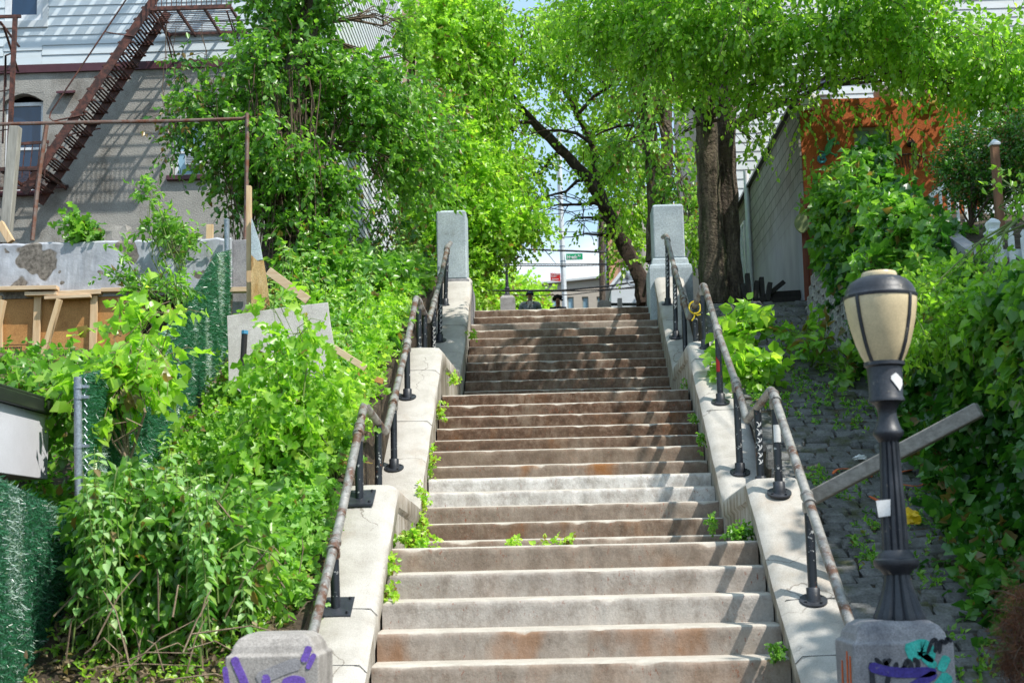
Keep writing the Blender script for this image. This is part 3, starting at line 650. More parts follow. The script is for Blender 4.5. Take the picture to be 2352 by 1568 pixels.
# ---------------------------------------------------------------- handrails
def topz(L, y): return lerp1(y, sorted([(q[1], q[2]) for q in L]))
def handrail(side, X, runs, posts, label, L, square=()):
    root = empty('handrail', (X, posts[0][0], topz(L, posts[0][0])), label, 'handrail')
    pr = .038; path = [(X+dx, y, z) for y, z, dx in runs]; pts = [Vector(path[0])]
    for i in range(1, len(path)-1):
        a, b, c = Vector(path[i-1]), Vector(path[i]), Vector(path[i+1]); ra = min(.10, (a-b).length*.4); rc = min(.10, (c-b).length*.4)
        p1 = b + (a-b).normalized()*ra; p2 = b + (c-b).normalized()*rc
        for t in (0, .25, .5, .75, 1): pts.append(p1*(1-t)**2 + b*2*t*(1-t) + p2*t*t)
    pts.append(Vector(path[-1])); m = MB(); m.tube(pts, pr, 14); m.build('rail', M['rail'], root, smooth=True)
    for i in range(len(pts)-1): pass
    for (y, kind, dz) in posts:
        z0 = topz(L, y) + dz; zr = lerp1(y, sorted([(q[0], q[1]) for q in runs])) ; dx = lerp1(y, sorted([(q[0], q[2]) for q in runs])); x = X+dx*.0
        p = MB(); p.tube([(x, y, z0-.03), (x, y, z0+.02), (X+dx, y, zr-.01)], .036, 14); po = p.build('post', M['post'], root, smooth=True)
        sl = .55
        f = MB()
        if kind == 'plate':
            f.prism([(x-.13, y-.12, z0-.005-.12*sl), (x+.13, y-.12, z0-.005-.12*sl), (x+.13, y+.12, z0-.005+.12*sl), (x-.13, y+.12, z0-.005+.12*sl)], (0, 0, .02))
            for a in (-.1, .1):
                for b in (-.09, .09): f.lathe((x+a, y+b, z0+.012+b*sl), [(.012, 0), (.012, .018), (.006, .022)], 8)
        else:
            f.lathe((0, 0, 0), [(.105, 0), (.105, .016), (.06, .02), (.052, .035), (.052, .10), (.046, .105)], 20)
            for a in range(4): t = a*pi/2+.6; f.lathe((.08*cos(t), .08*sin(t), .016), [(.011, 0), (.011, .012)], 7)
            mt = Matrix.Rotation(math.atan(sl)*.9, 3, 'X'); nv = []
            for q in f.v:
                q = Vector(q); tt = min(1, max(0, (q.z-.02)/.06)); q2 = mt @ q; q = q2.lerp(q, tt); nv.append((q.x+x, q.y+y, q.z+z0))
            f.v = nv
        f.build('flange', M['castiron'], po, smooth=True)
        cr = MB(); d = None
        for (a, b) in zip(runs, runs[1:]):
            if b[0] <= y <= a[0] or a[0] <= y <= b[0]: d = Vector((b[2]-a[2], b[0]-a[0], b[1]-a[1])).normalized()
        if d is not None and kind != 'mid':
            c = Vector((X+dx, y, zr)); cr.tube([c-d*.075, c-d*.07, c-d*.045, c-d*.04, c+d*.04, c+d*.045, c+d*.07, c+d*.075], [.041, .051, .051, .045, .045, .051, .051, .041], 14); 
            cr.tube([(X+dx, y, zr-.10), (X+dx, y, zr-.085), (X+dx, y, zr-.02)], [.038, .049, .049], 12); cr.build('collar', M['rail'], root, smooth=True)
    return root
railR = handrail(1, 1.95, [(23.75, 5.22, .04), (23.0, 5.09, .03), (21.6, 4.24, .02), (19.95, 3.40, 0), (19.5, 3.12, 0), (17.45, 3.22, 0), (16.2, 2.42, 0), (14.5, 1.49, 0), (14.2, 1.23, 0), (12.5, 1.36, 0), (10.9, .285, 0), (9.7, -.51, .0), (8.9, -1.0, 0)],
    [(10.98, 'flange', 0), (12.36, 'flange', .02), (13.42, 'mid', 0), (14.86, 'flange', 0), (16.27, 'flange', 0), (17.62, 'flange', -.02), (18.7, 'mid', 0), (20.2, 'flange', 0), (21.6, 'flange', 0), (22.8, 'flange', -.02)],
    'worn pipe handrail on the parapet by the cobblestones, yellow cord tied to one post', LR)
railL = handrail(-1, -1.68, [(23.75, 5.22, .05), (23.1, 5.02, .04), (21.6, 4.18, .03), (20.0, 3.42, .02), (19.6, 3.2, .01), (17.9, 3.24, 0), (16.6, 2.42, 0), (14.8, 1.42, 0), (14.4, 1.22, 0), (12.75, 1.34, -.0), (11.3, .25, -.01), (10.15, -.5, -.02), (8.9, -1.35, -.03)],
    [(11.02, 'plate', 0), (12.40, 'plate', .02), (13.78, 'mid', 0), (15.15, 'flange', 0), (16.65, 'flange', 0), (18.2, 'flange', -.05), (19.0, 'mid', 0), (20.4, 'flange', 0), (21.7, 'flange', 0), (23.0, 'flange', -.02)],
    'rust-streaked pipe handrail on the parapet beside the weedy slope, square plates under the lowest posts', LL)
# scribbles on three posts, a white and a red sticker, the yellow cord
rr_ = random.Random(8)
for X, y, z0, z1 in ((1.95, 13.42, .75, 1.15), (1.95, 22.8, 4.2, 4.75), (1.95, 21.6, 3.6, 4.0), (-1.66, 20.4, 2.75, 3.25), (-1.66, 21.7, 3.35, 3.8)):
    z = z1; scr = MB()
    while z > z0:
        h = rr_.uniform(.05, .075); pts = [(X-.02, y-.038, z), (X+.01, y-.038, z-h*.4), (X-.018, y-.038, z-h), (X+.018, y-.038, z-h*.55), (X+.02, y-.038, z-h*.1)]
        stroke(scr, pts, .008, (0,-1,0), .003); z -= h*1.15
    scr.build('graffiti', M['paper'], railR if X > 0 else railL)
stk = MB()
for k in range(7): a = -2.4+.27*k; b = a+.27; stk.add([(1.95+.0385*cos(a), 12.36+.0385*sin(a), .88), (1.95+.0385*cos(b), 12.36+.0385*sin(b), .88), (1.95+.0385*cos(b), 12.36+.0385*sin(b), 1.03), (1.95+.0385*cos(a), 12.36+.0385*sin(a), 1.03)], [(0,1,2,3)])
tag(stk.build('sticker', M['paper'], recalc=False), 'blank white sticker wrapped round a black railing post', 'sticker')
stk = MB()
for k in range(6): a = -2.7+.2*k; b = a+.2; stk.add([(1.95+.0385*cos(a), 16.27+.0385*sin(a), 1.98), (1.95+.0385*cos(b), 16.27+.0385*sin(b), 1.98), (1.95+.0385*cos(b), 16.27+.0385*sin(b), 2.16-.012*k), (1.95+.0385*cos(a), 16.27+.0385*sin(a), 2.16-.012*k)], [(0,1,2,3)])
tag(stk.build('sticker', M['redpaint'], recalc=False), 'torn red sticker on a black railing post', 'sticker')
yc = MB(); zc = 3.16
yc.tube([(1.95+.075*cos(a), 18.7-.03+.03*sin(a), zc-.02+.085*sin(a)) for a in [2*pi*i/16 for i in range(17)]], .012, 6)
yc.tube([(1.95, 18.66, zc-.1), (1.93, 18.64, zc-.16), (1.90, 18.64, zc-.20)], .010, 6); yc.tube([(1.95, 18.66, zc-.1), (1.98, 18.64, zc-.13), (2.02, 18.63, zc-.12)], .010, 6)
tag(yc.build('yellow_cord', M['yellow'], smooth=True), 'bright yellow cord knotted round the bent handrail', 'cord')

# ---------------------------------------------------------------- newel piers and pillars
def pier(name, x0, x1, y0, y1, zt, mat, label, z_b=-1.75):
    root = empty(name, ((x0+x1)/2, (y0+y1)/2, z_b), label, 'pier'); m = MB(); c = .055
    def ring(e, z): return [(x0+e, y0+e, z), (x1-e, y0+e, z), (x1-e, y1-e, z), (x0+e, y1-e, z)]
    m.sweep(None, [ring(0, z_b), ring(0, zt-.12), ring(.022, zt-.115), ring(.035, zt-.07), ring(.06, zt-.03), ring(.10, zt-.006), ring(.16, zt)])
    m.build('shaft', mat, root, bevel=.022, seg=3); return root
pL = pier('concrete_pier', -1.86, -1.33, 8.1, 8.6, -.43, M['pierconc'], 'squat concrete pier with purple spray paint at the foot of the weedy side')
pR = pier('concrete_pier', 1.64, 2.20, 8.1, 8.6, -.43, M['pierdark'], 'squat grey concrete pier with teal and black graffiti, street lamp on top')
g1 = MB(); yf = 8.098
def F(px, py): p = PY(px, py, yf); return (p.x, yf, p.z)
for q, wd in (([(537,1508),(545,1530),(556,1552),(566,1580)], .045), ([(516,1530),(520,1560),(524,1580)], .03), ([(710,1483),(705,1500),(696,1520)], .04), ([(722,1500),(716,1515),(706,1535)], .03), ([(610,1548),(612,1580)], .05), ([(650,1572),(675,1560),(700,1570)], .06)): stroke(g1, [F(*p) for p in q], wd)
g1.build('graffiti', M['purple'], pL)
g1 = MB(); stroke(g1, [F(*p) for p in [(590,1560),(625,1545),(660,1530),(690,1522)]], .07, th=.0018); g1.build('graffiti', M['pierdark'], pL)
for mt, L in (('teal', [([(2082,1500),(2105,1492),(2122,1485),(2130,1500),(2122,1512)], .10), ([(2120,1505),(2135,1518),(2148,1532)], .05), ([(2176,1506),(2168,1522),(2160,1540)], .05), ([(2180,1548),(2165,1568),(2150,1585)], .07)]),
              ('inkblack2', [([(2130,1500),(2140,1470),(2150,1466),(2152,1480),(2146,1498)], .022), ([(2158,1500),(2160,1466),(2172,1478),(2176,1462)], .022), ([(2176,1462),(2186,1474)], .02), ([(2075,1540),(2083,1513),(2092,1520),(2094,1545)], .026), ([(2030,1512),(2044,1540),(2036,1575)], .026), ([(2060,1520),(2052,1548),(2070,1552),(2076,1528)], .028), ([(2000,1520),(2004,1560),(2006,1590)], .028), ([(2096,1512),(2110,1518),(2106,1545)], .026), ([(2010,1510),(2028,1530),(2046,1512)], .024)]),
              ('indigo', [([(1996,1528),(2030,1540),(2080,1545),(2150,1541)], .055), ([(2150,1545),(2120,1562),(2080,1585)], .05)]),
              ('orangepaint', [([(1930,1475),(1934,1520),(1936,1580)], .0)])):
    if mt == 'orangepaint': continue
    g1 = MB()
    for q, wd in L: stroke(g1, [F(*p) for p in q], wd, th=.003+.0007*('teal','inkblack2','indigo').index(mt))
    g1.build('graffiti', M[mt], pR)
g1 = MB()
for a, b, c in ((8.17, -.62, 'x'), (8.25, -.60, 'x'), (8.4, -.66, 'x')): stroke(g1, [(1.638, a, b), (1.638, a+.02, b-.2), (1.638, a+.06, b-.5)], .03, (-1,0,0))
g1.build('graffiti', M['orangepaint'], pR)
def pillar(x0, x1, y0, zt, zc, zb, side, label):
    root = empty('concrete_pillar', ((x0+x1)/2, y0+.3, zb), label, 'pillar'); m = MB(); d = .62
    def ring(e, z, r_=0): return [(x0+e, y0+e, z), (x1-e, y0+e, z), (x1-e, y0+d-e, z), (x0+e, y0+d-e, z)]
    m.sweep(None, [ring(0, zc), ring(0, zt-.04), ring(.02, zt-.012), ring(.05, zt)]); m.build('shaft', M['pillar'], root, bevel=.02)
    b = MB(); b.sweep(None, [ring(-.10, zb), ring(-.10, zc-.20), ring(-.085, zc-.13), ring(-.055, zc-.125), ring(-.04, zc-.03), ring(-.015, zc-.004)]); b.build('base', M['pillar'] if side > 0 else M['pierdark'], root, bevel=.012)
    return root
pillar(-1.88, -1.37, 23.9, PY(1038,482,23.9).z, PY(1038,640,23.9).z, 3.4, -1, 'tall blue-grey concrete pillar with a dark base at the weedy side of the top steps')
pillar(1.84, 2.37, 23.9, PY(1537,468,23.9).z, PY(1537,592,23.9).z, 3.4, 1, 'tall blue-grey concrete pillar in dappled shade at the tree side of the top steps')

# ---------------------------------------------------------------- street lamps
def street_lamp(loc, s, label, stickers=True):
    x, y, z = loc; root = empty('street_lamp', loc, label, 'street lamp', 'street lamps on concrete piers'); q = .00257*s
    def R(*L): return [(a*q, (1421-b)*q) for a, b in L]
    m = MB(); m.lathe(loc, R((58,1421),(58,1411),(54,1405),(46,1385),(38,1362),(31,1338),(28,1318)), 48, .13, 12); m.build('base', M['castiron'], root, smooth=True)
    m = MB(); m.lathe(loc, R((30,1321),(36,1312),(48,1304),(51,1296),(50,1288),(42,1284),(40,1276),(33,1270),(31,1266)), 32); m.build('ring', M['castiron'], root, smooth=True)
    m = MB(); m.lathe(loc, R((30,1268),(29,1200),(25,1100),(22,1022),(23,1016)), 48, .16, 12); m.build('shaft', M['castiron'], root, smooth=True)
    m = MB(); m.lathe(loc, R((22,1022),(28,1014),(35,1004),(34,997),(29,990),(24,975),(21,960),(22,948),(28,936),(36,930)), 32); m.build('neck', M['castiron'], root, smooth=True)
    m = MB(); m.lathe(loc, R((36,931),(41,929),(41,922),(38,918),(40,850),(46,846),(46,838),(40,836)), 32); m.build('collar', M['castiron'], root, smooth=True)
    prof = [(43,838),(53,818),(62,795),(70,766),(76.5,738),(80.5,712),(82.5,694),(82,687)]
    m = MB(); m.lathe(loc, R(*prof), 40); m.build('globe', M['glasspane'], root, smooth=True)
    for k in range(4):
        a = radians(90*k - 51); rb = MB(); pts = []
        for rr, py in [(40,842)]+prof: pts.append((x+(rr+1.5)*q*cos(a), y+(rr+1.5)*q*sin(a), z+(1421-py)*q))
        n = (cos(a), sin(a), 0)
        for p0, p1 in zip(pts, pts[1:]): rb.bar(p0, p1, 8*q, 3.5*q, n)
        rb.build('rib', M['castiron'], root)
    m = MB(); m.lathe(loc, R((81,690),(84,689),(85,683),(81,679),(79,671),(73,658),(63,648),(51,641),(40,638)), 40); m.build('cap', M['castiron'], root, smooth=True)
    m = MB(); m.lathe(loc, R((40,641),(41,632),(38,627),(30,626)), 32); m.build('top_ring', M['glasspane'], root, smooth=True)
    if stickers:
        s1 = MB(); R0 = 40.8*q
        for k in range(8):
            t0, t1 = k/8, (k+1)/8; a0, a1 = -pi/2+.10+.85*t0, -pi/2+.10+.85*t1
            zt = lambda t: z+(1421-(866+8*abs(t-.35)*3))*q; zb = lambda t: z+(1421-(908-26*abs(t-.62)*1.6))*q
            s1.add([(x+R0*cos(a0), y+R0*sin(a0), zb(t0)), (x+R0*cos(a1), y+R0*sin(a1), zb(t1)), (x+R0*cos(a1), y+R0*sin(a1), zt(t1)), (x+R0*cos(a0), y+R0*sin(a0), zt(t0))], [(0,1,2,3)])
        s1.build('sticker', M['paper'], root, recalc=False)
        s2 = MB(); zz = z+(1421-1160)*q; s2.prism([(x-44*q, y-.074, zz+.012), (x-12*q, y-.080, zz+.018), (x-14*q, y-.080, zz-.075), (x-40*q, y-.074, zz-.083)], (0, .0015, 0)); s2.build('sticker', M['paper'], root)
    return root
street_lamp((1.968, 8.35, -.435), .99, 'black cast-iron street lamp with milky globe on the nearest grey pier')
ZL = PY(1165, 680, 60).z
street_lamp((PY(1165, 680, 60).x, 60, ZL), .98, 'distant small lamp on a concrete block beyond the top of the steps', False)
m = MB(); c = PY(1166, 680, 60); rt = empty('concrete_block_base', (c.x, 60, gz(0,60)), 'chamfered concrete block under the distant lamp', 'pier')
m.sweep(None, [[(c.x+sx*e, 60+sy*e, zz) for sx, sy in ((-1,-1),(1,-1),(1,1),(-1,1))] for e, zz in ((.31, gz(0,60)-.1), (.31, ZL-.12), (.22, ZL))]); m.build('block', M['pierconc'], rt)
# ---------------------------------------------------------------- wall with openings
def wall_panel(m, x0, x1, z0, z1, y, holes, depth=.22):
    """front face at y between x0..x1, z0..z1 with rectangular holes (hx0,hx1,hz0,hz1) and reveals going back"""
    X = sorted({x0, x1, *[h[0] for h in holes], *[h[1] for h in holes]}); Z = sorted({z0, z1, *[h[2] for h in holes], *[h[3] for h in holes]})
    for a, b in zip(X, X[1:]):
        for c, d in zip(Z, Z[1:]):
            mx_, mz = (a+b)/2, (c+d)/2
            if any(h[0] < mx_ < h[1] and h[2] < mz < h[3] for h in holes): continue
            m.add([(a,y,c),(b,y,c),(b,y,d),(a,y,d)], [(0,1,2,3)])
    for hx0, hx1, hz0, hz1 in holes:
        e = y+depth; m.add([(hx0,y,hz0),(hx1,y,hz0),(hx1,y,hz1),(hx0,y,hz1),(hx0,e,hz0),(hx1,e,hz0),(hx1,e,hz1),(hx0,e,hz1)], [(0,4,5,1),(1,5,6,2),(2,6,7,3),(3,7,4,0)])
def siding(m, p, q, z0, z1, h, nrm):
    """lapped boards between plan points p and q, outward normal nrm, board height h"""
    p, q, n = Vector((*p,0)), Vector((*q,0)), Vector((*nrm,0)).normalized(); z = z0
    while z < z1-.01:
        zt = min(z+h, z1); a, b = p+n*.022, q+n*.022
        m.add([(a.x,a.y,z),(b.x,b.y,z),(q.x+n.x*.004,q.y+n.y*.004,zt),(p.x+n.x*.004,p.y+n.y*.004,zt),(p.x,p.y,z),(q.x,q.y,z)], [(0,1,2,3),(4,5,1,0)]); z = zt
def window(parent, x0, x1, z0, z1, y, fr=.06, mid=True, mat='white', glass='glass', name='window', sashes=1):
    f = MB(); d = .06
    for a in ((x0,x0+fr,z0,z1),(x1-fr,x1,z0,z1),(x0+fr,x1-fr,z0,z0+fr),(x0+fr,x1-fr,z1-fr,z1)): f.box((a[0],y,a[2]),(a[1],y+d,a[3]))
    if mid:
        zc = (z0+z1)/2 - .02; f.box((x0+fr, y+.012, zc-.025), (x1-fr, y+d-.005, zc+.025))
    if sashes > 1:
        xc = (x0+x1)/2; f.box((xc-.03, y+.01, z0+fr), (xc+.03, y+d-.004, z1-fr))
    o = f.build(name, M[mat], parent, bevel=.004, seg=1)
    g_ = MB(); g_.box((x0+fr-.005, y+.03, z0+fr-.005), (x1-fr+.005, y+.036, z1-fr+.005)); g_.build('pane', M[glass], o); return o

# ---------------------------------------------------------------- left building with the fire escape
YB = 25.0; Bz = lambda px, py: PY(px, py, YB).z; Bx = lambda px, py: PY(px, py, YB).x
bl = empty('apartment_house', (-10, 27, 3.8), 'grey stucco house with white lapped siding above, rusty fire escape on its front', 'house')
zb = Bz(100, 150); zb2 = Bz(100, 168)
w1 = (Bx(4,350), Bx(96,350), Bz(50,440), Bz(50,214)); w2 = (Bx(397,350), Bx(470,350), Bz(420,404), Bz(420,283)); w3 = (Bx(12,20), Bx(100,20), Bz(50,50), Bz(50,-120))
m = MB(); wall_panel(m, -22, -3.9, 3.4, zb2, YB, [w1, w2]); m.add([(-3.9,YB,3.4),(-3.9,37,3.4),(-3.9,37,5.2),(-3.9,YB,5.2)], [(0,1,2,3)]); m.add([(-3.9,YB,5.2),(-3.9,37,5.2),(-3.9,37,zb2),(-3.9,YB,zb2)], [(0,1,2,3)])
# arched head over the first window: a curved infill in front of the square opening
ax = []; xa, xb = w1[0], w1[1]
for i in range(13): t = i/12; ax.append((xa+(xb-xa)*t, YB+.003, w1[3]-.16+.15*sin(pi*t)))
arch = [(xa, YB+.003, w1[3]+.01)] + ax + [(xb, YB+.003, w1[3]+.01)]
m.prism(arch, (0, .19, 0)); m.build('wall', M['stucco'], bl, recalc=False)
m = MB(); siding(m, (-22, YB), (w3[0], YB), zb, 16, .188, (0,-1)); siding(m, (w3[1], YB), (-3.9, YB), zb, 16, .188, (0,-1)); siding(m, (w3[0], YB), (w3[1], YB), zb, w3[2]-.0, (w3[2]-zb)/3, (0,-1)); siding(m, (w3[0], YB), (w3[1], YB), w3[3], 16, .188, (0,-1))
m.build('siding', M['siding'], bl, recalc=False)
m = MB(); siding(m, (-3.88, YB), (-3.88, 37), 5.2, 16, .16, (1,0)); m.build('side_siding', M['siding2'], bl, recalc=False)
m = MB(); m.box((-3.90, 36.9, 4.8), (-3.78, 37.05, 16)); m.build('corner_trim', M['white'], bl); m = MB(); m.box((-3.95, YB-.035, zb), (-3.84, YB+.08, 16)); m.build('corner_trim', M['white'], bl)
m = MB(); m.box((-22, YB-.05, zb2), (-3.86, YB+.02, zb)); m.build('band', M['maroon'], bl)
m = MB(); m.box((-22, YB+.5, 3.4), (-4, 37, 16)); m.build('core', M['cap_dark'], bl)
window(bl, w1[0]+.01, w1[1]-.01, w1[2], w1[3]-.14, YB+.13, .07)
window(bl, w2[0]+.01, w2[1]-.01, w2[2], w2[3], YB+.10, .06, glass='skyglass')
f3 = window(bl, w3[0], w3[1], w3[2], w3[3], YB-.02, .12)
m = MB(); m.box((w3[0]-.1, YB-.05, w3[2]-.13), (w3[1]+.1, YB+.0, w3[2])); m.box((w3[1], YB-.045, w3[2]), (w3[1]+.1, YB+.0, 16)); m.build('window_trim', M['siding2'], bl)
m = MB(); m.box((w2[0]-.10, YB-.08, w2[2]-.09), (w2[1]+.14, YB+.02, w2[2])); m.build('brick_sill', M['maroon'], bl, bevel=.01)
m = MB(); m.box((w1[0]-.06, YB-.08, w1[2]-.09), (w1[1]+.06, YB+.02, w1[2])); m.build('brick_sill', M['maroon'], bl, bevel=.01)
m = MB(); c = PY(152, 216, YB); m.prism([(c.x-.14, YB-.14, c.z-.03), (c.x+.17, YB-.14, c.z-.03), (c.x+.17, YB, c.z+.03), (c.x-.14, YB, c.z+.03)], (0,0,.035)); m.build('ledge', M['maroon'], bl)
ac = MB(); a0, a1 = PY(430, 350, YB), PY(465, 395, YB); ac.box((a0.x, YB-.18, a1.z+.08), (a1.x, YB+.1, a0.z)); o = ac.build('air_conditioner', M['white'], None, bevel=.02); tag(o, 'small white window air conditioner in the leaf-screened house window', 'air conditioner')
ac = MB(); 
for k in range(7): ac.box((a0.x+.03, YB-.184, a1.z+.12+k*.03), (a1.x-.03, YB-.180, a1.z+.132+k*.03))
ac.build('grille', M['cap_dark'], o)

fe = empty('fire_escape', (-7.5, 24.3, 6.2), 'rusty iron fire escape with slanting stair fixed to the grey house', 'fire escape')
yn, yf_ = 23.85, 24.62
top_ = PY(352, 2, yn); bot_ = PY(62, 432, yn); d = (bot_-top_); dn = d.normalized()
for nm, yy in (('stringer', yn), ('stringer', yf_)):
    m = MB(); a = Vector((top_.x, yy, top_.z))-dn*.1; b = Vector((bot_.x, yy, bot_.z))+dn*.1; m.bar(a, b, .02, .155, dn.cross(Vector((0,1,0))))
    m.build(nm, M['rust'], fe)
nt_ = 16; m = None
for k in range(nt_):
    t = (k+.45)/nt_; p = top_.lerp(bot_, t); tr = MB()
    for j in range(4): xx = p.x-.12+j*.075; tr.box((xx-.018, yn+.012, p.z-.012), (xx+.018, yf_-.012, p.z+.002))
    for yy in (yn+.012, yf_-.05): tr.box((p.x-.16, yy, p.z-.035), (p.x+.14, yy+.035, p.z-.013))
    tr.build('tread', M['rust'], fe)
for yy in (yn-.02, yf_+.03):
    up = Vector((0,0,.62)); lf = Vector((-.10,0,0)); a = Vector((top_.x, yy, top_.z))+up+lf; b = Vector((bot_.x, yy, bot_.z))-dn*.9+up*.95+lf; m = MB()
    e = Vector((b.x+.45, yy, b.z-.55)); m.tube([a-dn*.6, a, b, b+Vector((-.02,0,-.10)), b+Vector((.05,0,-.16)), b+Vector((.62,0,-.06))], .014, 6)
    for t in (.18, .45): q = a.lerp(b, t); m.tube([q, q+Vector((.30,0,-.06)), q+Vector((.52,0,-.10))], .012, 5)
    m.build('handrail', M['rust'], fe, smooth=True)
# floor of the balcony one storey up (above the frame): its bars stripe the siding with shadow
m = MB(); x_ = -8.0
while x_ < -4.7:
    for j in range(4): m.box((x_+j*.050, 23.8, 12.45), (x_+j*.050+.027, 24.96, 12.46))
    x_ += .29
m.bar((-8.05, 23.8, 12.42), (-4.6, 23.8, 12.42), .04, .07); m.bar((-8.05, 24.94, 12.42), (-4.6, 24.94, 12.42), .04, .06); m.build('balcony_floor', M['rust'], fe)
for xx in (-8.0, -6.4, -4.7): m = MB(); m.bar((xx, 23.85, 12.38), (xx, 24.97, 11.6), .05, .09); m.build('bracket', M['rust'], fe)
# upper balcony
pz = 9.56; x0, x1 = -6.85, -5.42; m = MB()
m.bar((x0, yn-.15, pz), (x1+.0, yn-.15, pz), .04, .07); m.bar((x0, 24.95, pz), (x1, 24.95, pz), .04, .05)
for xx in (x0, x0+.48, x0+.96, x1): m.bar((xx, yn-.15, pz-.03), (xx, 24.98, pz-.03), .04, .05)
for k in range(13): yy = yn-.12+k*.085; m.box((x0+.02, yy, pz+.0), (x1-.02, yy+.020, pz+.007))
m.build('balcony_floor', M['rust'], fe)
for xx in (x0+.1, x1-.1): m = MB(); m.tube([(xx, 23.8, pz-.04), (xx+.02, 24.4, pz-.30), (xx+.02, 24.97, pz-.75)], .016, 6); m.tube([(xx, 24.2, pz-.04), (xx+.04, 24.9, pz-.45)], .012, 5); m.build('bracket', M['rust'], fe)
m = MB()
for k in range(17): xx = x0+.02+k*.088; m.box((xx, yn-.16, pz), (xx+.012, yn-.148, pz+.9))
m.box((x0, yn-.17, pz+.88), (x1, yn-.14, pz+.92)); m.build('railing', M['rust'], fe)
# landing at the foot and its tall posts on the left
lz = PY(60, 402, 24.1).z; lx0, lx1 = -11.0, PY(114, 440, 24.0).x; m = MB()
for k in range(14): yy = 23.75+k*.085; m.box((lx0, yy, lz), (lx1, yy+.022, lz+.007))
for xx in (-10.2, -9.4, lx1-.05): m.bar((xx, 23.7, lz-.03), (xx, 24.98, lz-.03), .04, .05)
m.bar((lx0, 23.7, lz), (lx1, 23.7, lz), .03, .07); m.bar((lx0, 24.95, lz), (lx1, 24.95, lz), .03, .06); m.build('balcony_floor', M['rust'], fe)
for xo, top in ((35, 35), ):
    p = PY(35, 38, 23.7); q = PY(14, 520, 23.7); m = MB(); m.bar(p, q, .07, .07, (0,1,0)); m.build('upright', M['rust'], fe)
m = MB(); p = PY(-40, 40, 23.7); q = PY(48, 38, 23.7); m.bar(p, q, .05, .05)
for a, b in (((0, 50), (44, 108)), ((8, 60), (42, 165)), ((8, 60), (0, 56))): m.bar(PY(*a, 23.8), PY(*b, 24.9), .04, .02)
m.bar(PY(13, 128, 23.75), PY(30, 122, 23.75), .02, .02); m.bar(PY(13, 128, 23.75), PY(6, 330, 23.75), .02, .03); m.bar(PY(13, 128, 23.75), PY(13, 200, 23.75), .02, .03)
for py in (165, 210, 255, 300): m.bar(PY(-12, py+2, 23.8), PY(28, py-4, 23.8), .016, .016)
m.build('ladder', M['rust'], fe)
m = MB()
for px in (58, 75, 92, 110): m.bar(PY(px, 330, 23.7), PY(px-8, 408, 23.7), .014, .014)
m.bar(PY(30, 332, 23.7), PY(112, 326, 23.7), .03, .05); m.build('railing', M['rust'], fe)

# ---------------------------------------------------------------- old retaining wall and timber shoring
WY = 17.6; rw = MB(); zt = PY(300, 551, WY).z; zl = PY(300, 661, WY).z
tagw = 'long grey spalled concrete retaining wall in front of the stucco house'
ns = 60; secs = []; r = random.Random(2); xe = PY(529, 560, WY).x
for i in range(ns+1):
    x = -9.5+(xe+9.5)*i/ns; j = r.uniform(-.012, .012); secs.append([(x, WY, zl-.1), (x, WY+r.uniform(0,.01), zt-.03+j), (x, WY+.04, zt+j), (x, WY+.36, zt+j), (x, WY+.36, zl-.1), (x, WY+.2, zl-.1)])
rw.sweep(None, secs); o = rw.build('retaining_wall', M['oldwall'], smooth=False); tag(o, tagw, 'retaining wall')
m = MB(); x2 = PY(574, 560, WY+.12).x; m.box((xe+.002, WY+.12, zl-1.2), (x2, WY+.42, zt-.01)); o2 = m.build('end_block', M['pierdark'], o, bevel=.01)
gpl = 'raw plywood sheets propped under the retaining wall'
zc = 2.0
for k, (a, b) in enumerate(((-60, 87), (90, 222), (224, 330))):
    xa, xb = PY(a, 740, WY+.1).x, PY(b, 740, WY+.1).x; m = MB(); m.box((xa, WY+.02, zc), (xb, WY+.04, zl-.09)); p = m.build('plywood_sheet', M['ply']); tag(p, ['orange plywood sheet at the very left under the grey wall', 'orange plywood sheet behind the slanting brace under the grey wall', 'orange plywood sheet half hidden by grape leaves under the grey wall'][k], 'plywood', gpl)
    if k < 2:       # the grade stamp: a box of small illegible lines
        s_ = MB(); cx = xb-.36; cz = 2.62-.1*k; yy = WY+.018
        for q in (((cx-.26,yy,cz-.10),(cx+.26,yy,cz-.094)),((cx-.26,yy,cz+.094),(cx+.26,yy,cz+.10)),((cx-.26,yy,cz-.094),(cx-.254,yy,cz+.094)),((cx+.254,yy,cz-.094),(cx+.26,yy,cz+.094))): s_.box(q[0], (q[1][0], yy+.003, q[1][2]))
        rr_ = random.Random(k)
        for ln in range(3):
            xx = cx-.22
            while xx < cx+.2: ww = rr_.uniform(.008, .02); s_.box((xx, yy, cz-.06+ln*.055), (xx+ww, yy+.003, cz-.04+ln*.055)); xx += ww+.006
        s_.build('grade_stamp', M['inkblack'], p)
# horizontals (2x4s) and posts
def lumber(a, b, w_, h, label, Y=None, mat='lumberx', name='timber_plank', yo=0, up=(0,0,1)):
    Y = Y or WY; p, q = PY(a[0], a[1], Y), PY(b[0], b[1], Y); p.y += yo; q.y += yo; m = MB(); m.bar(p, q, w_, h, up); o = m.build(name, M[mat], bevel=.003, seg=1); tag(o, label, 'lumber', 'new lumber shoring under the retaining wall'); return o
lumber((-60, 668), (138, 664), .13, .05, 'pale plank nailed along the underside of the retaining wall, left end', yo=-.08)
lumber((64, 678), (138, 677), .12, .045, 'short plank just below the left plank under the retaining wall', yo=-.06)
lumber((138, 676), (236, 672), .12, .06, 'plank splashed with mortar under the retaining wall', yo=-.03)
lumber((110, 688), (215, 683), .08, .04, 'thin plank under the mortar-splashed plank', yo=-.10)
lumber((236, 668), (405, 665), .12, .05, 'middle plank under the retaining wall partly behind leaves', yo=-.02)
lumber((505, 667), (572, 666), .12, .06, 'brown plank under the wall beside the steel post', yo=0)
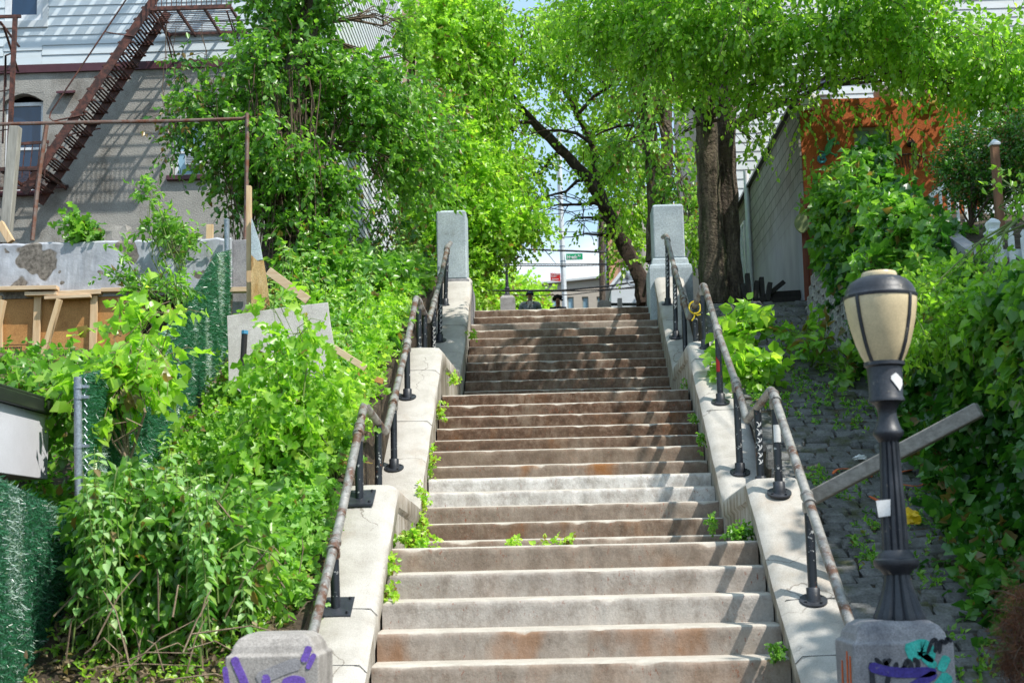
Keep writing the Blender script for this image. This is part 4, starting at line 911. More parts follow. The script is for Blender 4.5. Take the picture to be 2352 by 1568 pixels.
for px, pb, lb in ((-2, 0, 'upright stud at the left edge under the retaining wall'), (89, 83, 'upright stud between two orange plywood sheets'), (218, 214, 'upright stud right of the slanting brace')):
    lumber((px, 680), (pb, 822), .04, .09, lb, mat='lumber', yo=-.02, up=(1,0,0))
lumber((137, 688), (95, 830), .09, .055, 'whitewashed brace slanting against the plywood', Y=16.9, mat='lumber', name='timber_brace', up=(1,0,0))
lumber((8, 690), (-12, 790), .09, .055, 'whitewashed brace slanting at the left edge of the shoring', Y=16.9, mat='lumber', name='timber_brace', up=(1,0,0))
lumber((572, 428), (573, 716), .07, .06, 'tall raw two-by-four standing at the end of the retaining wall', Y=17.3, mat='lumber', name='timber_post', up=(1,0,0))
m = MB(); P = [PY(*q, 17.15) for q in ((577,585),(592,600),(605,598),(612,640),(620,708),(600,712),(577,716))]; m.prism(P, (0,.02,0)); tag(m.build('chipboard_sheet', M['osb']), 'torn upright sheet of chip board beside the tall two-by-four', 'chip board')
m = MB(); P = [PY(*q, 17.22) for q in ((577,500),(596,556),(603,596),(577,600))]; m.prism(P, (0,.03,0)); tag(m.build('concrete_fragment', M['pillar']), 'thin grey slab fragment above the chip board', 'slab')
lumber((616, 622), (708, 690), .04, .10, 'raw board slanting down behind the grey cement slab', Y=16.2, name='timber_plank')
lumber((765, 798), (840, 846), .03, .07, 'raw board slanting through weeds right of the cement slab', Y=14.9, name='timber_plank')
lumber((800, 850), (880, 876), .03, .06, 'raw board lying in weeds below the parapet posts', Y=15.0, name='timber_plank', mat='ply')
m = MB(); P = [PY(*q, 14.9) for q in ((516,722),(640,703),(748,690),(756,740),(768,800),(760,862),(560,905),(530,880),(524,800))]; P = [Vector((p.x, p.y+(p.z-2.2)*.28, p.z)) for p in P]; m.prism(P, (0,.035,.01)); tag(m.build('cement_slab', M['slab'], bevel=.004), 'big torn grey cement board leaning on the weedy slope', 'slab')
m = MB(); m.tube([PY(562, 762, 14.6), PY(560, 800, 14.6), PY(555, 880, 14.6)], .032, 8); o = m.build('black_pipe', M['blacktube'], smooth=True); tag(o, 'short black pipe with a blue end cap before the cement board', 'pipe')
m = MB(); m.tube([PY(562.5, 759, 14.6), PY(562, 767, 14.6)], .036, 8); m.build('end_cap', M['bluecap'], o)
# rubble on the wall top
for px, py, w_, h, lb in ((273, 533, .30, .22, 'square mortar lump standing on the retaining wall'), (430, 540, .34, .12, 'broken pale rubble lying on the retaining wall')):
    p = PY(px, 548, WY+.2); m = MB(); r = random.Random(px); s_ = [[(p.x+(sx*w_/2)*(1-.1*k)+r.uniform(-.03,.03), p.y+sy*.1+r.uniform(-.02,.02), zt+h*k/3+r.uniform(-.015,.015)) for sx, sy in ((-1,-1),(-.3,-1.1),(.4,-1),(1,-1),(1,1),(-1,1))] for k in range(4)]; m.sweep(None, s_); tag(m.build('mortar_lump', M['pierconc']), lb, 'rubble')
p = PY(480, 548, WY+.1); m = MB(); m.box((p.x-.04, p.y, zt), (p.x+.05, p.y+.04, zt+.20)); tag(m.build('timber_offcut', M['lumber'], bevel=.005), 'small wooden offcut upright on the retaining wall', 'lumber')

# ---------------------------------------------------------------- rusty pipe railing, poles
m = MB(); root = empty('pipe_railing', (PY(568,550,19).x, 19, 3.9), 'thin rusty pipe railing running across in front of the stucco house', 'railing')
m.tube([PY(-60, 287, 19), PY(200, 281, 19), PY(400, 278, 19), PY(556, 273, 19), PY(566, 268, 19)], .026, 8); m.build('rail', M['rustpipe'], root, smooth=True)
m = MB(); m.tube([PY(567, 262, 19), PY(568, 300, 19), PY(566, 460, 19), PY(563, 552, 19)], .030, 8); m.build('post', M['rustpipe'], root, smooth=True)
m = MB(); m.tube([PY(567, 262, 19), PY(590, 283, 20.2), PY(622, 318, 22)], .026, 8); m.build('rail', M['rustpipe'], root, smooth=True)
m = MB(); m.tube([PY(107, 288, 18.9), PY(96, 360, 18.9), PY(84, 450, 18.9), PY(74, 552, 18.9)], .033, 8); m.build('post', M['rustpipe'], root, smooth=True)
m = MB(); m.bar(PY(36, 292, 18.7), PY(12, 560, 18.7), .14, .14, (0,1,0)); tag(m.build('wooden_post', M['oldwood'], bevel=.01), 'thick weathered wooden post leaning at the left before the arched window', 'post')
m = MB(); m.bar(PY(0, 512, 18.3), PY(26, 556, 18.3), .09, .09, (0,1,0)); tag(m.build('timber_stub', M['lumber'], bevel=.005), 'short raw timber stub slanting on the wall at the left edge', 'lumber')
m = MB(); m.tube([PY(521, 506, 17.2), PY(522, 600, 17.2), PY(522, 760, 17.2)], .034, 10); m.lathe(PY(521, 506, 17.2), [(.036, -.01), (.036, .01), (.01, .025)], 10); tag(m.build('fence_post', M['galv'], smooth=True), 'slim galvanised post rising before the end of the retaining wall', 'post', 'galvanised fence posts')
root = empty('fence_post', PY(180, 1200, 11), 'stout galvanised post with three bands at the step in the green screen', 'post', 'galvanised fence posts')
m = MB(); m.tube([PY(178.5, 866, 11), PY(180, 1050, 11), PY(184, 1420, 11)], .031, 14); m.build('pole', M['galv'], root, smooth=True)
for py in (888, 912, 1024): m = MB(); c = PY(180, py, 11); m.tube([c-Vector((0,0,.018)), c+Vector((0,0,.018))], .036, 14); m.bar(c, c+Vector((.085,0,0)), .03, .022); m.build('band', M['galv'], root)
m = MB(); p = PY(196, 860, 11); q = PY(199, 1230, 11)
for a, b in zip(range(0, 41), range(1, 41)):
    t0, t1 = a/40, b/40; m.tube([p.lerp(q, t0)+Vector((.012*(-1)**a, 0, 0)), p.lerp(q, t1)+Vector((.012*(-1)**b, 0, 0))], .0035, 4, caps=False)
m.build('wire_knuckles', M['galv'], root)

# ---------------------------------------------------------------- plastic hedge screens
def screen(label, poly, seed, dens=2600, glint=.0):
    """poly: outline in (Y, z) at X about -3.8; a mesh backing plus short stiff needles"""
    xs_ = lambda y: -3.70 - (y-11)*.030 + (0 if y > 11.02 else .02)
    root = empty('hedge_screen', (xs_(poly[0][0])-.02, poly[0][0], min(p[1] for p in poly)), label, 'privacy screen', 'plastic hedge screens on the fence')
    m = MB(); m.prism([(xs_(y)-.012, y, z) for y, z in poly], (.004, 0, 0)); m.build('backing', M['screenback'], root)
    r = np.random.default_rng(seed); ys = [p[0] for p in poly]; zs = [p[1] for p in poly]
    def inside(Y, Z):
        c = np.zeros(len(Y), bool)
        for (a, b), (c_, d_) in zip(poly, poly[1:]+poly[:1]):
            cond = ((b > Z) != (d_ > Z)) & (Y < (c_-a)*(Z-b)/(d_-b+1e-12)+a); c ^= cond
        return c
    n = int(dens*(max(ys)-min(ys))*(max(zs)-min(zs))); Y = r.uniform(min(ys), max(ys), n); Z = r.uniform(min(zs), max(zs), n); k = inside(Y, Z); Y, Z = Y[k], Z[k]; n = len(Y)
    B = np.stack([-3.70-(Y-11)*.030, Y, Z], 1); D = np.stack([r.uniform(.5, 1.3, n), r.normal(0, .7, n), r.normal(0, .8, n)], 1)
    bare = wob(np.stack([Y*5.5, Z*1.4, Z*0+seed], 1), 1., seed) + .5*wob(np.stack([Y*17, Z*5, Z*0], 1), 1., seed+3) + r.normal(0, .22, n)
    T = np.where(bare > .30, .66+.28*r.random(n), .60*r.random(n)); L = np.where(bare > .45, .034, .046)*(.6+.8*r.random(n))  # pale streaks: bleached mesh, with glints of light put into the tint
    lv = Leaves(seed); lv.add(B, D, rand_dirs(r, n), L, T); lv.build('needles', M['plastic'], root, width=.26, shape='blade', fold=0, curl=0)
M['screenback'] = mottled('screen_mesh', (.012,.06,.03), (.02,.10,.05), 30, c3=(.28,.36,.36), s3=34, t3=(.56,.62), bstr=.3)  # pale flecks: bleached mesh and painted glints
def yz(px, py, X): p = PX(px, py, X); return (p.y, p.z)
farp = [(17.0, 1.9), (17.0, 3.72), (16.2, 3.52), (15.2, 2.95), (14.0, 2.35), (12.6, 1.75), (11.05, 1.45), (11.05, -.3), (13.5, .3)]
screen('long dark green plastic hedge screen climbing the slope between two steel posts', farp, 5, 3600)
screen('faded green plastic hedge screen in the lower left corner', [(10.98, .34), (10.98, -1.6), (8.2, -1.9), (8.2, .70), (9.9, .47)], 6, 5200)
m = MB(); c = PY(491, 606, 16.6); m.lathe(c, [(.01,-.06),(.045,-.045),(.055,0),(.05,.03),(.025,.06),(.005,.065)], 12); tag(m.build('garden_ornament', M['orangeknob'], smooth=True), 'small round orange-brown ornament on top of the green screen', 'ornament')
# white garage block at the left
root = empty('garage', (-5.4, 10.5, -1.7), 'plain white rendered building corner with dark roof edge at the left', 'garage')
m = MB(); m.box((-8, 7, .68), (-4.24, 11.88, 1.22)); m.build('wall', M['whitewall'], root, bevel=.006)
m = MB(); m.box((-8.2, 6.8, 1.223), (-4.19, 11.94, 1.33)); m.box((-8.2, 6.8, 1.333), (-4.21, 11.92, 1.36)); m.build('roof_edge', M['cap_dark'], root, bevel=.008)
m = MB(); m.box((-8, 7, -1.8), (-5.6, 11.3, .677)); m.build('lower_wall', M['whitewall'], root)

# ---------------------------------------------------------------- orange house and block wall
YO = 21.0; oh = empty('orange_house', (5.2, 22.5, 3.6), 'orange stucco rear house in leaf shadow with iron lizards on the wall', 'house')
xo0, xo1, zo = 3.9, 6.5, 6.69
wo = (PY(1960,290,YO).x, PY(2046,290,YO).x, 5.35, PY(2000,289,YO).z)
m = MB(); wall_panel(m, xo0+.002, xo1, 3.0, zo, YO, [wo], .16); m.add([(xo1,YO,3.0),(xo1,27,3.0),(xo1,27,zo),(xo1,YO,zo)], [(0,1,2,3)]); m.add([(xo0,YO,zo),(xo1,YO,zo),(xo1,27,zo),(xo0,27,zo)], [(0,1,2,3)]); m.build('wall', M['orange'], oh, recalc=False)
m = MB(); m.box((xo0+.1, YO+.4, 3), (xo1-.1, 26.8, zo-.05)); m.build('core', M['cap_dark'], oh)
window(oh, wo[0], wo[1], wo[2], wo[3], YO+.08, .05, mid=False, mat='greytrim', glass='skyglass', sashes=2) if 'greytrim' in M else None
m = MB(); m.box((3.86, YO-.012, 2.8), (3.895, 29.5, zo-.03)); o = m.build('side_wall', M['block'], oh)
m = MB(); m.bar((3.85, YO-.05, zo-.0), (3.85, 29.5, zo-.0), .12, .05); m.build('roof_edge', M['cap_dark'], oh)
m = MB(); m.tube([(3.80, 26.2, zo+.3), (3.80, 26.2, 3.9)], .05, 8); m.build('downpipe', M['siding2'], oh, smooth=True)
def lizard(px, py, s, head, body, tail_mat, legs_mat, label, tailpts):
    """iron lizard relief: body, legs with toes, curled tail, all close to the wall"""
    def Q(q, o=.05): p = PY(px+q[0], py+q[1], YO-o); return p
    root = empty('wall_lizard', Q((0,0), .05), label, 'wall ornament', 'iron lizards on the orange wall'); m = MB()
    L = [Q(q) for q in body]; m.tube(L, [s*r_ for r_ in (.012,.026,.020,.036,.042,.040,.030,.018)][:len(L)], 8); m.build('body', M[head], root, smooth=True)
    m = MB(); T = [Q(q) for q in tailpts]; m.tube(T, [s*(.018*(1-i/len(T))+.008) for i in range(len(T))], 7); m.build('tail', M[tail_mat], root, smooth=True)
    for a, b, c in legs_mat[1]:
        m = MB(); A, B_, C_ = Q(a), Q(b), Q(c, .03); m.tube([A, B_, C_], [s*.015, s*.012, s*.009], 6)
        dv = (C_-B_).normalized()
        for k in (-.7, 0, .7): e = Vector((dv.x*cos(k)-dv.z*sin(k), 0, dv.x*sin(k)+dv.z*cos(k))); m.tube([C_, C_+e*.038*s], [s*.007, s*.009], 5)
        m.build('leg', M[legs_mat[0]], root, smooth=True)
    return root
lizard(1905, 340, 1.25, 'gecko_g', [(16,-22),(12,-20),(6,-17),(2,-10),(-2,-2),(-4,6),(-6,12),(-10,17)], 'gecko_b', ('gecko_g', [((2,-12),(-4,-18),(-4,-28)), ((6,-12),(12,-8),(17,-10)), ((-4,8),(-12,10),(-20,8)), ((-3,6),(4,12),(12,16))]),
       'green iron lizard with curled blue tail left of the orange wall window', [(-10,17),(-18,18),(-24,22),(-25,28),(-20,33),(-12,32),(-8,27),(-11,22),(-16,23),(-17,27)])
lizard(2145, 235, 1.15, 'gecko_y', [(14,-20),(12,-16),(10,-10),(8,-4),(2,2),(-4,4),(-10,6)], 'gecko_y', ('gecko_y', [((10,-8),(18,-6),(24,-10)), ((9,-6),(2,-12),(-2,-18)), ((0,3),(4,12),(8,16)), ((-2,3),(-6,-4),(-10,-6))]),
       'brass-coloured lizard high on the right of the orange wall', [(-10,6),(-18,8),(-26,4),(-32,-4),(-34,-14)])
m = MB(); c = PY(2088, 372, YO-.05)
for k in range(13): a = pi*(.08+.5*k/12); 
m.tube([c+Vector((-.16*cos(a)*1.6, 0, .12*sin(a))) for a in [pi*i/14 for i in range(15)]], .012, 5)
for k in range(9): xx = -.22+k*.055; m.tube([c+Vector((xx,0,.10*sqrt(max(0,1-(xx/.26)**2)))), c+Vector((xx*.8,0,-.10))], .006, 4)
m.tube([c+Vector((0,0,.28)), c+Vector((.03,0,.38)), c+Vector((.07,0,.34)), c+Vector((.10,-.02,.26))], .014, 5); m.lathe(c+Vector((.04,0,.22)), [(.01,0),(.06,.03),(.07,.07),(.02,.11)], 8)
tag(m.build('iron_basket', M['blackiron'], smooth=True), 'black iron wall basket on the orange wall below the window', 'wall ornament')
m = MB(); c = PY(1845, 222, YO-.12); m.tube([c+Vector((-.35,.05,.02)), c+Vector((-.05,0,.02)), c+Vector((.02,0,0))], .03, 6); m.lathe(c+Vector((.10,0,-.13)), [(.05,.17),(.13,.13),(.15,.02),(.14,-.05),(.12,-.05)], 14); tag(m.build('wall_lamp', M['whitetile'], smooth=True), 'round white lamp at the top corner of the orange wall', 'lamp')
m = MB(); c = PY(2128, 185, YO-.05); m.box((c.x-.08, c.y, c.z-.14), (c.x+.08, c.y+.05, c.z+.06)); m.box((c.x-.06, c.y-.03, c.z-.11), (c.x+.06, c.y, c.z+.0)); tag(m.build('wall_lantern', M['blackiron'], bevel=.01), 'small dark lantern above the brass-coloured lizard', 'lamp')
# pots on the flat orange roof
for px, lb in ((2060, 'round clay pot on the roof of the orange house, left of two'), (2150, 'round clay pot on the roof of the orange house, right of two')):
    c = PY(px-20, 218, YO+.6); m = MB(); m.lathe((c.x, c.y, zo), [(.12,.0),(.20,.12),(.23,.26),(.19,.36),(.15,.37)], 16); tag(m.build('clay_pot', M['slab'], smooth=True), lb, 'pot', 'pots on the orange roof')
# red board gate, oval sign, dark lumber heap
rt = empty('board_gate', (4.05, 20.9, 3.5), 'narrow red-brown board gate with bent top between the block wall and the ivy', 'gate')
for k, (a, b) in enumerate(((1848,1862),(1863,1876),(1877,1890),(1891,1906))):
    A, B_ = PY(a+1, 690, 20.85), PY(b, 690, 20.85); t0 = PY(a-10, 455+6*k, 20.85); t1 = PY(b-12, 452+6*k, 20.85); m = MB(); m.prism([A, B_, t1, t0], (0,.03,0)); m.build('board', M['redwood'], rt, bevel=.004)
m = MB(); c = PY(1842, 512, 20.7); ov = []
for i in range(18): a = 2*pi*i/18; ov.append(c+Vector((.10*cos(a)*(1+.12*cos(2*a)), 0, .155*sin(a))))
m.prism(ov, (0,.03,0)); tag(m.build('oval_plaque', M['greenpad'], bevel=.008), 'dull green oval plaque hung at the edge of the board gate', 'plaque')
m = MB(); c = PY(1868, 505, 20.75); m.tube([c+Vector((.03*cos(a),0,.10*sin(a))) for a in [2*pi*i/12 for i in range(13)]], .006, 5); tag(m.build('metal_ring', M['galv'], smooth=True), 'thin metal ring hanging on the board gate', 'ring')
for i, (a, b, w_, lb) in enumerate((((1722,690),(1716,630),.10,'upright blackened stump next to the trunk'), ((1735,694),(1738,648),.12,'second blackened plank of the heap by the tree'), ((1752,694),(1748,640),.14,'tallest blackened plank in the heap by the wall'), ((1762,694),(1768,652),.12,'notched blackened plank of the heap by the wall'), ((1745,692),(1800,648),.09,'blackened plank sticking out to the right of the heap'), ((1770,680),(1838,676),.13,'long low blackened beam at the foot of the block wall'), ((1740,692),(1838,690),.10,'lowest blackened beam on the cobbles by the wall'), ((1715,693),(1705,655),.12,'short blackened plank against the tree trunk'))):
    m = MB(); yy = 21.2+.07*(i % 3); m.bar(PY(*a, yy), PY(*b, yy+.1), .07, w_, (0,1,0) if i not in (5,6) else (0,0,1)); tag(m.build('charred_plank', M['darkwood'], bevel=.006), lb, 'plank', 'blackened planks heaped by the block wall')
# perforated block terrace wall at the foot of the ivy
rt = empty('pierced_block_wall', (3.75, 18.2, 2.6), 'low wall of pierced concrete blocks at the foot of the ivy', 'wall')
m = MB(); Xw = 3.72; bh = .19; r = random.Random(5)
for row in range(4):
    n = 11-row
    for k in range(n):
        y0 = 17.1+k*.30+row*.12; z0 = gz(2.6, y0)+.02+row*bh; 
        if z0 > gz(2.6, 17.1+row*.1)+2.6: continue
        y1 = y0+.29; z1 = z0+bh-.012; zA = z0 + r.uniform(-.006,.006)
        for a, b, c_, d_ in ((y0,y0+.04,zA,z1),(y1-.04,y1,zA,z1),(y0+.04,y1-.04,zA,zA+.035),(y0+.04,y1-.04,z1-.035,z1),((y0+y1)/2-.018,(y0+y1)/2+.018,zA+.035,z1-.035)): m.box((Xw, a, c_), (Xw+.16, b, d_))
m.build('blocks', M['slab'], rt, bevel=.004, seg=1)
m = MB(); m.prism([(3.90,16.9,1.8),(3.90,20.7,3.3),(3.90,20.7,4.3),(3.90,16.9,2.9)], (.12,0,0)); m.build('backing', M['cap_dark'], rt)
# ivy support: the old timber fence / bank wall
m = MB(); m.prism([(4.02,9.2,-1.8),(4.02,20.6,3.2),(4.02,20.6,4.9),(4.02,16,3.9),(4.02,12,2.1),(4.02,9.2,1.0)], (.14,0,0)); tag(m.build('garden_wall', M['pierdark']), 'dark garden wall buried under the ivy beside the cobbles', 'wall')
# grey beam across the cobbles
p, q = PY(1860, 1146, 11.35), PY(2250, 940, 10.6); m = MB(); m.bar(p, q, .085, .115); tag(m.build('timber_beam', M['beam'], bevel=.012), 'long weathered beam lying aslant from the parapet into the ivy', 'beam')
# yellow bag, can, wrapper
def crumple(name, c, s, mat, label, cat, seed):
    bm = bmesh.new(); bmesh.ops.create_icosphere(bm, subdivisions=3, radius=1); r = np.random.default_rng(seed)
    for v in bm.verts:
        P = np.array(v.co); f = 1+.28*float(wob(P[None]*3, 1.3, seed)[0])+.14*float(wob(P[None]*8, 1.3, seed+2)[0]); v.co = Vector(P*f)*1
        v.co.x *= s[0]; v.co.y *= s[1]; v.co.z = max(v.co.z, -.5)*s[2]
    me = bpy.data.meshes.new(name); bm.to_mesh(me); bm.free(); me.materials.append(mat); o = bpy.data.objects.new(name, me); COL.objects.link(o); o.location = c; tag(o, label, cat)
cc = PY(2088, 1192, 10.9); crumple('plastic_bag', cc, (.075, .08, .075), M['ybag'], 'crumpled yellow plastic bag lying by the ivy behind the lamp post', 'bag', 3)
cc = PY(1871, 725+0, 13.9); cc = Vector((3.0, 13.95, gz(2.6,13.95)+.08)); crumple('paper_wrapper', cc, (.06, .05, .035), M['paper'], 'crumpled pale wrapper on the shaded cobbles', 'litter', 9)
# ---------------------------------------------------------------- garden: picket fence, porch stair rail, posts
rt = empty('picket_fence', (4.6, 13.2, 2.5), 'white picket fence half sunk in the creeper at the right edge', 'fence')
m = MB(); c = PY(2283, 560, 13.0); w_ = .075; bx = lambda e, z: [(c.x-e,c.y-e,c.z+z),(c.x+e,c.y-e,c.z+z),(c.x+e,c.y+e,c.z+z),(c.x-e,c.y+e,c.z+z)]
m.sweep(None, [bx(.062,-.6), bx(.062,.09), bx(.072,.10), bx(.072,.115), bx(.045,.13), bx(.050,.16), bx(.058,.19), bx(.045,.215), bx(.012,.24)]); m.build('corner_post', M['white'], rt, bevel=.004)
for k in range(9):
    c = PY(2322+29*k, 535+3*k, 13.1); pk = MB(); pk.prism([(c.x-.028,c.y,c.z-.9),(c.x+.028,c.y,c.z-.9),(c.x+.028,c.y,c.z-.03),(c.x+.012,c.y,c.z-.02),(c.x+.026,c.y,c.z+.01),(c.x,c.y,c.z+.05),(c.x-.026,c.y,c.z+.01),(c.x-.012,c.y,c.z-.02),(c.x-.028,c.y,c.z-.03)], (0,.02,0)); pk.build('picket', M['white'], rt)
m = MB(); a = PY(2300, 580, 13.15); m.box((a.x-.1, a.y, a.z-.05), (a.x+1.4, a.y+.03, a.z+.03)); m.build('rail', M['white'], rt)
rt = empty('stair_railing', (5.0, 18, 3.6), 'white baluster stair railing rising past the orange wall', 'railing')
a, b = PY(2135, 452, 18), PY(2225, 385, 18); m = MB(); m.bar(a, b, .06, .06); bb = b+Vector((1.3,0,.75)); m.bar(b, bb, .06, .06); m.build('rail', M['white'], rt)
for k in range(12): t = (k+.3)/5; p = a.lerp(b, t) if t < 1 else b.lerp(bb, (t-1)/1.6); m = MB(); m.box((p.x-.018,p.y-.018,p.z-.75),(p.x+.018,p.y+.018,p.z-.02)); m.build('baluster', M['white'], rt)
m = MB(); m.bar(PY(2284, 335, 14.6), PY(2300, 545, 14.6), .08, .08, (0,1,0)); o = m.build('clothes_post', M['brownpost'], bevel=.008); tag(o, 'brown square timber post standing in the boxwood', 'post')
m = MB(); c = PY(2284, 335, 14.6); m.sweep(None, [[(c.x+sx*e,c.y+sy*e,c.z+z) for sx, sy in ((-1,-1),(1,-1),(1,1),(-1,1))] for e, z in ((.05,0),(.052,.02),(.02,.06),(.006,.07))]); m.build('cap', M['white'], o)

# ---------------------------------------------------------------- white clapboard house behind
wh = empty('clapboard_house', (8, 30, 4), 'tall white clapboard house rising behind the orange house and birch leaves', 'house')
m = MB(); siding(m, (3.95, 29.5), (16, 29.5), 4.5, 18, .20, (0,-1)); m.build('siding', M['siding2'], wh, recalc=False)
m = MB(); m.box((3.55, 29.52, 3.6), (16, 37.5, 18)); m.build('side_wall', M['whouse'], wh)
for a, b, lb in (((1858,170),(1900,218),0), ((2300,235),(2352,275),0), ((2150,60),(2185,110),0)):
    p, q = PY(*a, 29.4), PY(*b, 29.4); window(wh, p.x, q.x+.2, q.z, p.z, 29.38, .09)
m = MB(); m.box((3.88, 29.42, 3.8), (4.02, 29.52, 18)); m.build('corner_trim', M['white'], wh)
wi = MB(); p = PX(1712, 500, 3.84); X_ = 3.84
y0, y1 = 26.9, 28.3; zt_, zb_ = 6.2, 4.5; f = MB()
for a, b, c_, d_ in ((y0,y0+.06,zb_,zt_),(y1-.06,y1,zb_,zt_),(y0+.06,y1-.06,zb_,zb_+.06),(y0+.06,y1-.06,zt_-.06,zt_)): f.box((X_-.03,a,c_),(X_+.01,b,d_))
fo = f.build('barred_window', M['white'], oh)
for k in range(9): yy = y0+.14+k*.14; g_ = MB(); g_.box((X_-.05, yy, zb_+.05), (X_-.035, yy+.016, zt_-.05)); g_.build('bar', M['white'], fo)
g_ = MB(); g_.box((X_-.004, y0+.05, zb_+.05), (X_+.004, y1-.05, zt_-.05)); g_.build('pane', M['skyglass'], fo)

# ---------------------------------------------------------------- far background
tb_ = empty('tan_building', (0, 82, 10), 'low pale tan brick building far beyond the top step', 'building')
Yt = 80; zt1 = PY(1280, 652, Yt).z; m = MB()
cx = PY(1173, 700, Yt).x; c0, c1, c2 = PY(1130, 664, 84), PY(1173, 662, Yt), PY(1420, 640, Yt)
c3 = Vector((c0.x-3, 86, c0.z)); zlow = 10
wins = [(a, b) for a, b in ((1232,1246),(1268,1282),(1303,1318),(1337,1352),(1371,1384))]
holes = [(PY(a,700,Yt).x, PY(b,700,Yt).x, PY(a,706,Yt).z-.8, PY(a,683-(a-1208)*.012,Yt).z) for a, b in wins]
wall_panel(m, c1.x, c2.x+3, zlow, min(c1.z, 99)+.0, Yt, holes, .25)
m.prism([(c1.x, Yt, c1.z), (c2.x+3, Yt, c1.z), (c2.x+3, Yt, c1.z+.75), (c1.x, Yt, c1.z+.05)], (0,.3,0)); m.add([(c3.x,84,zlow),(c1.x,Yt,zlow),(c1.x,Yt,c1.z),(c3.x,84,c1.z-.1)], [(0,1,2,3)])
m.build('wall', M['farbrick'], tb_, recalc=False)
m = MB(); m.bar((c1.x-.1, Yt-.06, c1.z+.09), (c2.x+3, Yt-.06, c1.z+.80), .3, .12); m.bar((c3.x, 83.9, c1.z+.0), (c1.x-.1, Yt-.06, c1.z+.09), .3, .12); m.build('roof_edge', M['siding2'], tb_)
m = MB(); m.box((c1.x, Yt+.5, zlow), (c2.x+3, Yt+6, c1.z-.1)); m.build('core', M['farbrick'], tb_)
for h_ in holes: window(tb_, h_[0], h_[1], h_[2], h_[3], Yt+.08, .07, mid=True, mat='greytrim', glass='skyglass')
bb_ = empty('brick_building', (5, 72, 10), 'brown brick building with an orange corner pier behind the leaning trunk', 'building')
m = MB(); a, b = PY(1405, 540, 70), PY(1560, 540, 70); m.box((a.x, 70, 9), (b.x+5, 78, PY(1450, 470, 70).z)); m.build('wall', M['brownbrick'], bb_)
m = MB(); a, b = PY(1394, 480, 69.8), PY(1416, 520, 69.8); m.box((a.x, 69.7, 9), (b.x, 71, PY(1400, 478, 69.8).z)); m.build('corner_pier', M['orbrick'], bb_)
m = MB(); a, b = PY(1376, 500, 69.9), PY(1394, 500, 69.9); m.prism([(a.x,70,PY(1380,548,70).z),(a.x,70,PY(1378,495,70).z),(b.x,70,PY(1380,490,70).z),(b.x,70,9),(a.x+.3,70,9),(a.x+.3,70,PY(1380,560,70).z)], (0,3,0)); m.build('dark_wing', M['cap_dark'], bb_)
gh = empty('gabled_house', (5.6, 61, 9), 'little white gabled house behind the utility pole', 'house')
P = [PY(*q, 59) for q in ((1404,706),(1404,655),(1436,617),(1452,612),(1500,612),(1500,706))]; m = MB(); m.prism(P, (0,5,0)); m.build('wall', M['siding2'], gh)
m = MB(); m.bar(PY(1400, 660, 58.8)+Vector((0,2.6,0)), PY(1437, 613, 58.8)+Vector((0,2.6,0)), 5.2, .12); m.bar(PY(1437, 613, 58.8)+Vector((0,2.6,0)), PY(1500, 610, 58.8)+Vector((0,2.6,0)), 5.2, .12); m.build('roof', M['white'], gh)
p, q = PY(1460, 680, 58.9), PY(1476, 704, 58.9); window(gh, p.x, q.x, q.z-.3, p.z, 58.9, .08, glass='skyglass')
root = empty('utility_pole', (PY(1384,700,52).x, 52, gz(0,52)), 'weathered wooden utility pole left of the gabled house', 'utility pole', 'utility poles by the avenue')
m = MB(); m.tube([PY(1384,712,52), PY(1382,560,52), PY(1380,400,52)], [.12,.11,.10], 10); m.build('pole', M['bark'], root, smooth=True)
root = empty('utility_pole', (PY(1484,700,50).x, 50, gz(0,50)), 'wooden utility pole with a grey street light arm beside the leaning trunk', 'utility pole', 'utility poles by the avenue')
m = MB(); m.tube([PY(1479,712,50), PY(1474,560,50), PY(1470,300,50)], [.20,.18,.15], 10); m.build('pole', M['oldwood'], root, smooth=True)
m = MB(); m.tube([PY(1470,661,49.8), PY(1460,655,49.7), PY(1447,654,49.6), PY(1441,648,49.6), PY(1441,640,49.6)], .04, 7); m.build('arm', M['galv'], root, smooth=True)
m = MB(); m.lathe(PY(1441,641,49.6), [(.07,0),(.11,.10),(.10,.30),(.06,.34)], 12); m.build('light', M['galv'], root, smooth=True)
# street sign pole
px_ = PY(1291, 700, 57); root = empty('sign_pole', (px_.x, 57, gz(0,57)), 'pale octagonal street pole carrying a green and a red sign', 'street pole')
m = MB(); m.tube([PY(1297.5,712,57), PY(1291,560,57), PY(1286,420,57), PY(1283,300,57)], .105, 8); m.build('pole', M['whitepole'], root)
for py in (548, 566, 600, 613): m = MB(); c = PY(1291-(706-py)*-.0+(py-560)*.045, py, 57); m.tube([c-Vector((0,0,.02)), c+Vector((0,0,.02))], .115, 8); m.build('clamp', M['galv'], root)
a, b = PY(1300, 583, 56.9), PY(1338.5, 596.5, 56.9); sg = MB(); sg.box((a.x, 56.88, b.z), (b.x, 56.90, a.z)); so = sg.build('street_sign', M['green_sign'], None); tag(so, 'green street name sign reading Heath Av on the pale pole', 'sign')
text_mesh('Heath', .205, M['paper'], ((a.x+(b.x-a.x)*.055), 56.872, b.z+.055), parent=so, align='LEFT', xs=.80, bold=.006)
text_mesh('Av', .125, M['paper'], ((a.x+(b.x-a.x)*.70), 56.872, b.z+.125), parent=so, align='LEFT', xs=.9, bold=.003)
m = MB(); m.box((a.x+.01, 56.872, b.z+.012), (b.x-.01, 56.878, b.z+.02)); m.build('border', M['paper'], so)
